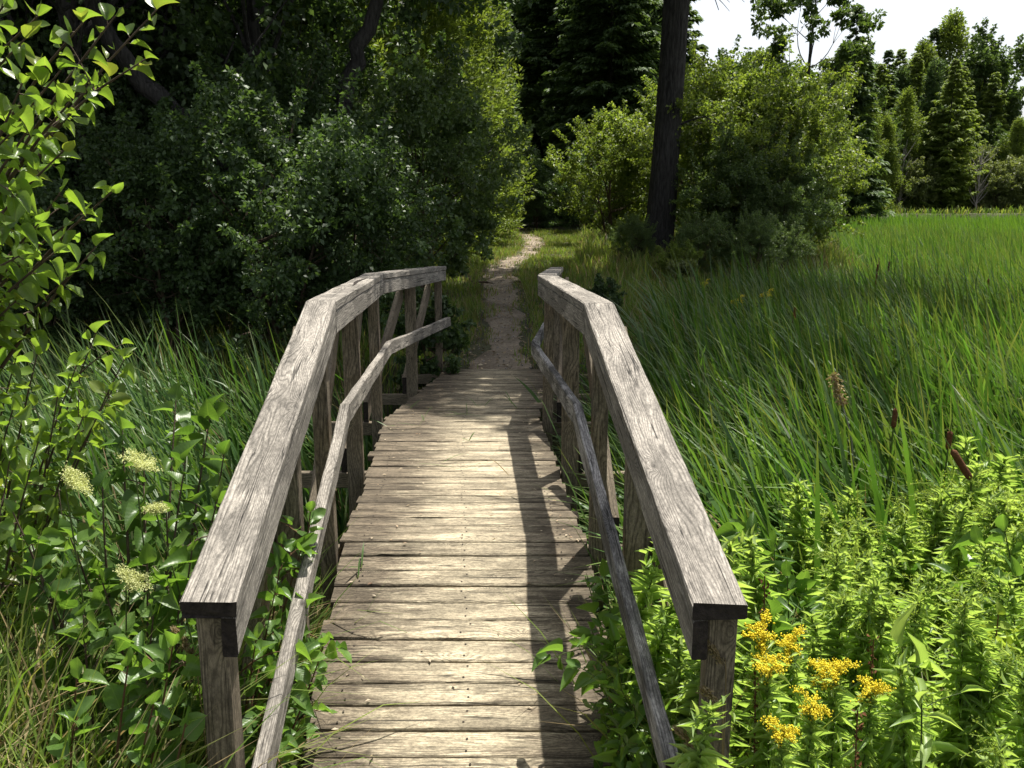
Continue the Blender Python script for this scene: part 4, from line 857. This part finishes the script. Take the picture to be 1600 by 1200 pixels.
for px, py, y, lb in ((1012, 838, 2.45, 'green goldenrod sprig standing inside the right railing'), (1045, 880, 2.3, 'goldenrod sprig against the inner face of the right rail'), (1140, 868, 2.05, 'dark sprig poking above the end of the right rail cap'),
                      (1075, 915, 2.2, 'goldenrod sprig beside the right end post'), (1100, 950, 2.0, 'low goldenrod sprig in front of the right end post'), (1035, 930, 2.25, 'goldenrod sprig between lower rail and cap'), (1120, 1000, 1.95, 'goldenrod sprig at the inner side of the right end post'), (1080, 1010, 2.05, 'lower goldenrod sprig beside the lower rail'),
                      (1100, 1090, 1.68, 'low goldenrod sprig before the foot of the right end post')):
    p = at(px, py, y); sc = p[2] - float(ground(p[0], y)) + .02; put(GR[g.integers(0, 3)], 'goldenrod_sprig', p[0], y, lb, 'plant', sc, g.uniform(0, 6.28), 'goldenrod sprigs inside the right railing')
# small distant yellow flowers by the bank
for px, py, y in ((1100, 440, 12.5), (1150, 468, 10.5), (1195, 458, 11.0)):
    p = at(px, py, y); gz = float(ground(p[0], y)); put(GY[0], 'distant_goldenrod', p[0], y, 'small yellow goldenrod in the shade at the far marsh edge', 'plant', max(.5, p[2] - gz), 0, 'distant goldenrod')

# ---------------------------------------------------------------- woody shrubs guided to their tips
def shrub(name, label, cat, base, tips, mat, T, L, asp, seed, r0=.009, twigs=4, bark='twig', arch=.25, leafgap=.028, start=.35, droop=.2):
    g = np.random.default_rng(seed); base = np.array(base, float); o = thing(name, label, cat, tuple(base)); tb = MB(); P = []; D = []
    def leafy(b, s0, gap):
        seg = np.linalg.norm(np.diff(b, axis=0), axis=1); cum = np.concatenate([[0], np.cumsum(seg)]); tot = cum[-1]
        q = tot * s0; side = 1
        while q < tot:
            p = np.array([np.interp(q, cum, b[:, a]) for a in range(3)]); p2 = np.array([np.interp(min(tot, q + .01), cum, b[:, a]) for a in range(3)])
            d = p2 - p if np.linalg.norm(p2 - p) > 1e-6 else b[-1] - b[-2]; d = d / np.linalg.norm(d)
            sd = np.cross(d, rdir(1, .9, g)[0]); sd /= np.linalg.norm(sd); dd = d * .55 + sd * side * .8 + np.array([0, 0, -droop]) + g.normal(0, .25, 3)
            dd /= np.linalg.norm(dd); e = p + dd * .012; tb.add(*tube(np.array([p, e]), .0012, 4)); P.append(e); D.append(dd); side *= -1; q += gap * g.uniform(.6, 1.5)
        P.append(b[-1]); D.append(nrm(b[-1] - b[-2]))
    for tip in tips:
        tip = np.array(tip); mid = (base + tip) / 2 + np.array([0, 0, arch * np.linalg.norm(tip - base)]) * g.uniform(.5, 1.1) + g.normal(0, .04, 3)
        b = bez(base + g.normal(0, .02, 3) * [1, 1, 0], mid, tip, 12); limbs(tb, b, r0, .0018, 6); leafy(b, start, leafgap)
        for _ in range(twigs):
            k = g.integers(5, 11); d = rdir(1, .15, g)[0] * g.uniform(.07, .2); c = bez(b[k], b[k] + d * .5 + [0, 0, .02], b[k] + d, 6); limbs(tb, c, .0025, .001, 4); leafy(c, .25, leafgap)
    P = np.array(P) - base; D = np.array(D); n = len(P); tb.v = [v - base for v in tb.v]
    m = MB(); l = L * g.uniform(.55, 1.2, n); scatter(m, T, P, D, nrm(np.array([[0, 0, 1.]]) + g.normal(0, .55, (n, 3))), l, l * asp * g.uniform(.85, 1.15, n))
    tb.build('branches', M[bark], o); m.build('leaves', M[mat], o); return o
A = at
# small tree whose branches hang in at the upper left
shrub('overhanging_tree', 'small tree with glossy oval leaves whose branches hang in at the upper left', 'tree', (-2.35, 2.3, .95),
      [A(228, 92, 2.3), A(245, 15, 2.4), A(180, 25, 2.2), A(130, 35, 2.1), A(60, 25, 2.0), A(140, 125, 2.2), A(95, 110, 2.1), A(40, 60, 2.0), A(175, 300, 2.3), A(100, 235, 2.1), A(60, 180, 2.0), A(35, 130, 1.9), A(40, 290, 1.9), A(95, 300, 2.1),
       A(130, 330, 2.2), A(150, 385, 2.2), A(60, 350, 2.0), A(110, 430, 2.2), A(30, 400, 1.9), A(15, 210, 1.9), A(25, 470, 2.0), A(85, 395, 2.0), A(-40, 100, 1.9), A(-60, 300, 2), A(-30, 420, 2), A(10, 340, 2.1), A(5, 10, 1.9)],
      'pear', T_OVAL, .050, .66, 201, .016, 3, 'twig', .28, .030, .62, .4)
# trunk of that tree, out of frame
shrub('pear_shrub', 'leafy shrub with oval leaves in front of the reeds at the left edge', 'shrub', (-1.9, 2.6, .9),
      [A(150, 520, 2.7), A(195, 560, 2.7), A(120, 570, 2.6), A(60, 545, 2.5), A(25, 560, 2.4), A(175, 610, 2.6), A(20, 640, 2.3), A(90, 620, 2.5), A(60, 690, 2.3), A(15, 720, 2.2), A(130, 650, 2.5)], 'pear', T_OVAL, .052, .66, 202, .008, 4, 'twig', .12, .03, .5, .2)
shrub('dogwood_shrub', 'broad-leaved dark-stemmed shrub left of the left end post', 'shrub', (-1.12, 2.25, .85),
      [A(330, 640, 2.7), A(275, 625, 2.6), A(350, 710, 2.5), A(225, 700, 2.5), A(290, 720, 2.4), A(340, 780, 2.3), A(190, 660, 2.5), A(160, 760, 2.3), A(260, 800, 2.2), A(110, 840, 2.2), A(50, 850, 2.1), A(20, 800, 2.1), A(300, 860, 2.1), A(230, 880, 2.1), A(160, 910, 2.1), A(130, 960, 2.0), A(240, 960, 2.0), A(280, 930, 2.1), A(80, 930, 2.1)],
      'dog', T_HEART, .064, .82, 203, .010, 3, 'twig', .05, .034, .45, .12)
shrub('low_dogwood', 'low dark broad-leaved shrub at the foot of the left end post', 'shrub', (-1.05, 1.75, .95),
      [A(270, 1010, 1.8), A(200, 1040, 1.75), A(240, 1100, 1.7), A(120, 1060, 1.75), A(290, 1130, 1.7)], 'dog', T_HEART, .056, .82, 204, .007, 4, 'redstem', .02, .03, .3, .1)
shrub('vine_shrub', 'green leafy shrub growing through the left railing near the camera', 'shrub', (-.92, 2.35, .85),
      [A(485, 800, 2.55), A(440, 850, 2.45), A(470, 860, 2.5), A(430, 925, 2.3), A(480, 950, 2.35), A(505, 1010, 2.3), A(440, 1000, 2.2), A(470, 1135, 2.15), A(450, 1080, 2.15), A(420, 1060, 2.1), A(400, 1000, 2.1), A(440, 1150, 2.0), A(410, 1110, 2.0), A(465, 1000, 2.3)],
      'dog', T_HEART, .058, .76, 205, .006, 3, 'redstem', .06, .03, .35, .1)
shrub('right_weed', 'leafy green weed filling the gap between deck and right lower rail', 'plant', (.47, 2.25, .85),
      [A(920, 915, 2.55), A(945, 900, 2.55), A(975, 930, 2.5), A(925, 985, 2.4), A(960, 1000, 2.35), A(945, 1080, 2.25), A(970, 1075, 2.2), A(1000, 1040, 2.2), A(990, 1100, 2.1), A(970, 1150, 2.05), A(1020, 1160, 2.0), A(1040, 1110, 2.0), A(1000, 1190, 1.95), A(965, 1130, 2.15)],
      'dog', T_HEART, .062, .5, 206, .005, 4, 'stem', .04, .024, .3, .1)
shrub('leafy_weed', 'broad-leaved weed at the outer end of the right rail cap', 'plant', (.93, 2.6, .85),
      [A(1175, 830, 2.8), A(1210, 860, 2.7), A(1230, 900, 2.6), A(1190, 930, 2.5), A(1160, 850, 2.8), A(1250, 925, 2.6), A(1205, 960, 2.4)], 'dog', T_HEART, .09, .52, 207, .005, 2, 'stem', .04, .035, .35, .1)
shrub('thicket_weed', 'broad dark-leaved weed with drooping leaves in the lower right thicket', 'plant', (1.1, 2.0, .9),
      [A(1410, 1010, 2.0), A(1430, 1040, 1.95), A(1440, 1100, 1.8)], 'gold', T_LANCE, .10, .2, 209, .005, 2, 'stem', .04, .03, .3, .5)
shrub('yellowing_weed', 'weed with yellowing leaves at the right edge of the thicket', 'plant', (1.45, 2.2, .9),
      [A(1560, 960, 2.3), A(1590, 1000, 2.2), A(1540, 990, 2.3)], 'goldtop', T_HEART, .06, .6, 210, .004, 2, 'redstem', .04, .03, .5, .2)
shrub('marsh_weed', 'broad-leaved weed among the goldenrod tops on the right', 'plant', (1.95, 2.7, .85),
      [A(1530, 850, 2.8), A(1570, 830, 2.7), A(1560, 930, 2.5), A(1590, 900, 2.6), A(1510, 880, 2.7)], 'dog', T_HEART, .08, .5, 208, .005, 2, 'stem', .04, .035, .35, .1)
# vine at the far end of the left rail
VB = make_broadleaf('v', 71, 1.45, .32, .02, 'woodleaf', 40, 160, .05, .8, .012, multi=3, bark='twig')
plant('rail_vine', VB, cx(8.3) - .66, 8.35, 'small dark vine climbing the far end of the left railing', 'vine')
plant('bank_weed', VB, 1.15, 10.5, 'dark leafy weed behind the far end of the right railing', 'plant', sc=.62)
VP = make_broadleaf('v', 72, .55, .22, .1, 'farpale', 14, 110, .06, .7, .008, bark='stem'); plant('pale_weed', VP, X_(1060, 14.5), 14.5, 'pale-leaved weed in the shade at the foot of the big trunk', 'plant', sc=1.1)

# ---------------------------------------------------------------- wild carrot umbels
def umbel(px, py, y, r, tilt, label, seed):
    g = np.random.default_rng(seed); top = A(px, py, y); x = top[0]; foot = np.array([x + g.normal(0, .08), y - .05, float(ground(x, y))])
    o = thing('wild_carrot', label, 'flower', tuple(foot)); up = nrm(np.array([math.sin(tilt), .12, math.cos(tilt)])); c = top - up * r * .8
    m = MB(); m.add(*tube(bez((0, 0, 0), (c - foot) * [.2, .2, .6], c - foot, 10), np.linspace(.003, .002, 10), 5)); m.build('stem', M['stem'], o)
    m = MB(); a1 = nrm(np.cross(up, [0, 1., 0])); a2 = np.cross(up, a1)
    for q in range(30):
        a = q * 2.4; rr = r * math.sqrt((q + .5) / 30) * g.uniform(.8, 1.15); h = r * (.8 + g.normal(0, .1)) + .1 * rr * rr / r
        e = c - foot + up * h + (a1 * math.cos(a) + a2 * math.sin(a)) * rr; m.add(*tube(bez(c - foot, c - foot + up * h * .4 + (e - c + foot) * .2, e, 4), .0009, 4))
        e = e + g.normal(0, .003, 3); k = 46; P = e + (a1[None] * g.normal(0, .0075, (k, 1)) + a2[None] * g.normal(0, .0075, (k, 1)) + up * g.normal(0, .0035, (k, 1))); scatter(m, T_DIA, P, rdir(k, .4, g), rdir(k, 1, g), .0052, .0032)
    m.build('flower_head', M['lace'], o)
umbel(118, 752, 2.1, .040, .9, 'cream wild carrot flower farthest left, tipped to the right', 1)
umbel(221, 722, 2.2, .044, .5, 'uppermost cream wild carrot flower, second from the left', 2)
umbel(244, 795, 2.1, .020, .0, 'small half-closed wild carrot flower below the uppermost one', 3)
umbel(207, 905, 2.0, .038, .6, 'lowest cream wild carrot flower, left of the railing end', 4)

# ---------------------------------------------------------------- grass seed heads
def seedhead(px, py, px2, py2, y, label, seed, L=.09):
    g = np.random.default_rng(seed); tip = A(px, py, y); m1 = A(px2, py2, y); foot = np.array([m1[0] + .02, y, float(ground(m1[0], y))])
    o = thing('grass_seed_head', label, 'grass', tuple(foot), group='grass stalks in seed'); b = bez(np.zeros(3), (m1 - foot) * [.3, 1, 1.15], m1 - foot, 8); t2 = bez(m1 - foot, (m1 - foot) * .4 + (tip - foot) * .6 + [0, 0, .02], tip - foot, 8)
    m = MB(); m.add(*tube(np.concatenate([b, t2[1:]]), .0014, 4)); m.build('stem', M['dry'], o)
    n = 150; k = np.linspace(0, 1, n); P = np.stack([np.interp(k, np.linspace(0, 1, 8), t2[:, a]) for a in range(3)], -1) + g.normal(0, .004, (n, 3)); d = nrm(t2[-1] - t2[0])
    m = MB(); scatter(m, T_DIA, P, d + g.normal(0, .35, (n, 3)), rdir(n, 0, g), .011, .004); m.build('seed_head', M['dry'], o)
seedhead(1097, 1000, 1130, 1040, 1.75, 'drooping dry seed head in front of the right end post, upper of two', 1); seedhead(1098, 1080, 1125, 1110, 1.7, 'drooping dry seed head in front of the right end post, lower of two', 2)
seedhead(1055, 1140, 1085, 1175, 1.7, 'dry seed head over the lower right rail near the bottom edge', 3)
seedhead(330, 865, 318, 905, 2.0, 'tan seed head beside the lowest wild carrot', 4); seedhead(272, 985, 300, 1020, 1.9, 'tan seed head below the lowest wild carrot', 5); seedhead(288, 1010, 310, 1050, 1.9, 'tan seed head low in the shade by the left end post', 6)

# ---------------------------------------------------------------- cut reed pieces on the deck, and blades reaching in
def onDeck(px, py):
    a = (600 - py) / FPX; b = (px - 800) / FPX; best = None
    for y in np.arange(1.8, 8.4, .01):
        p = at(px, py, y)
        if p[2] <= deckz(y): return np.array([p[0], y, deckz(y)])
    return np.array([0, 8, deckz(8)])
bits = [(745, 636, 10, .9, 'g'), (757, 636, 12, .7, 'g'), (690, 645, 40, .1, 'g'), (640, 640, 14, .6, 'g'), (655, 668, 30, .5, 'g'), (770, 655, 45, .1, 'g'), (800, 632, 20, .5, 'g'), (808, 640, 18, .8, 'g'), (733, 690, 10, .8, 'g'), (690, 725, 24, .3, 'g'),
        (720, 735, 50, .03, 'g'), (795, 745, 26, .8, 'd'), (796, 775, 24, .9, 'd'), (788, 780, 12, .4, 'd'), (605, 668, 20, .3, 'g'), (663, 660, 8, .8, 'g'), (565, 890, 26, .8, 'g'), (560, 905, 20, .9, 'g'), (825, 650, 30, .6, 'g'), (730, 650, 36, .15, 'g')]
for k, (px, py, s, up, c) in enumerate(bits):
    p = onDeck(px, py); L = s * p[1] / 1340 * 1.9; az = rng.uniform(0, 3.14); m = MB()
    n1 = np.array([[0., 0, .006]]); blades(m, n1, L, .008, np.array([1.5 - up]), np.array([.5]), np.array([az]), 5, 0)
    if k % 2 == 0: blades(m, n1, L * .8, .008, np.array([1.35 - up * .3]), np.array([.3]), np.array([az + 2.6]), 5, 0)
    o = m.build('reed_clipping', M['dry'] if c == 'd' else M['reed']); o.location = tuple(p)
    tag(o, 'dry tan reed clipping lying on the sunny deck boards' if c == 'd' else 'snapped green reed blade lying on the deck boards', 'reed clipping', 'tan reed clippings on the deck' if c == 'd' else 'green reed clippings on the deck')
n = 170; yy = rng.uniform(2.2, 8.3, n); xx = cx(yy) + rng.choice([-1, 1], n) * .5 * rng.random(n) ** .45
m = MB(); scatter(m, T_DIA, np.stack([xx, yy, deckz(yy) + .007], -1), nrm(np.stack([rng.normal(size=n), rng.normal(size=n), rng.normal(0, .1, n)], -1)), rdir(n, 3.5), rng.uniform(.008, .03, n), rng.uniform(.004, .012, n))
tag(m.build('deck_litter', M['litter']), 'tiny dry leaf bits and seeds strewn over the deck boards', 'litter', kind='stuff')
for k, (base, tip, y, lb) in enumerate((((.62), (803, 590), 6.6, 'broad green reed blade reaching over the right side of the deck'),)):
    t = A(803, 588, 6.4); f = A(880, 690, 6.2); b = bez(f, (t + f) / 2 + [0, 0, .12], t, 10); m = MB(); sd = np.array([.0, .3, 1.]) * .5
    wv = np.interp(np.linspace(0, 1, 10), [0, .6, 1], [.012, .016, .0])[:, None] * nrm(np.array([0.3, .5, .8]))
    V = np.stack([b - wv, b + wv], 1).reshape(-1, 3); q = np.arange(9) * 2; m.add(V, np.stack([q, q + 1, q + 3, q + 2], -1), 0, np.tile([[.5, .5]], (20, 1))); o = m.build('cattail_leaf', M['reed']); tag(o, lb, 'reed')
n = 22; yy = rng.uniform(2.9, 6.4, n); sgn = np.where(rng.random(n) < .72, 1, -1)
xx = cx(yy) + sgn * rng.uniform(.72, .95, n); m = MB(); P = np.stack([xx, yy, np.full(n, .1)], -1)
blades(m, P, rng.uniform(1.5, 2.0, n), .014, np.abs(rng.normal(.05, .03, n)), rng.uniform(.2, .7, n), np.where(sgn > 0, math.pi, 0) + rng.normal(0, .5, n), 9, 0)
tag(m.build('railing_reeds', M['reed']), 'scattered reed blades poking through both railings', 'reeds', kind='stuff')
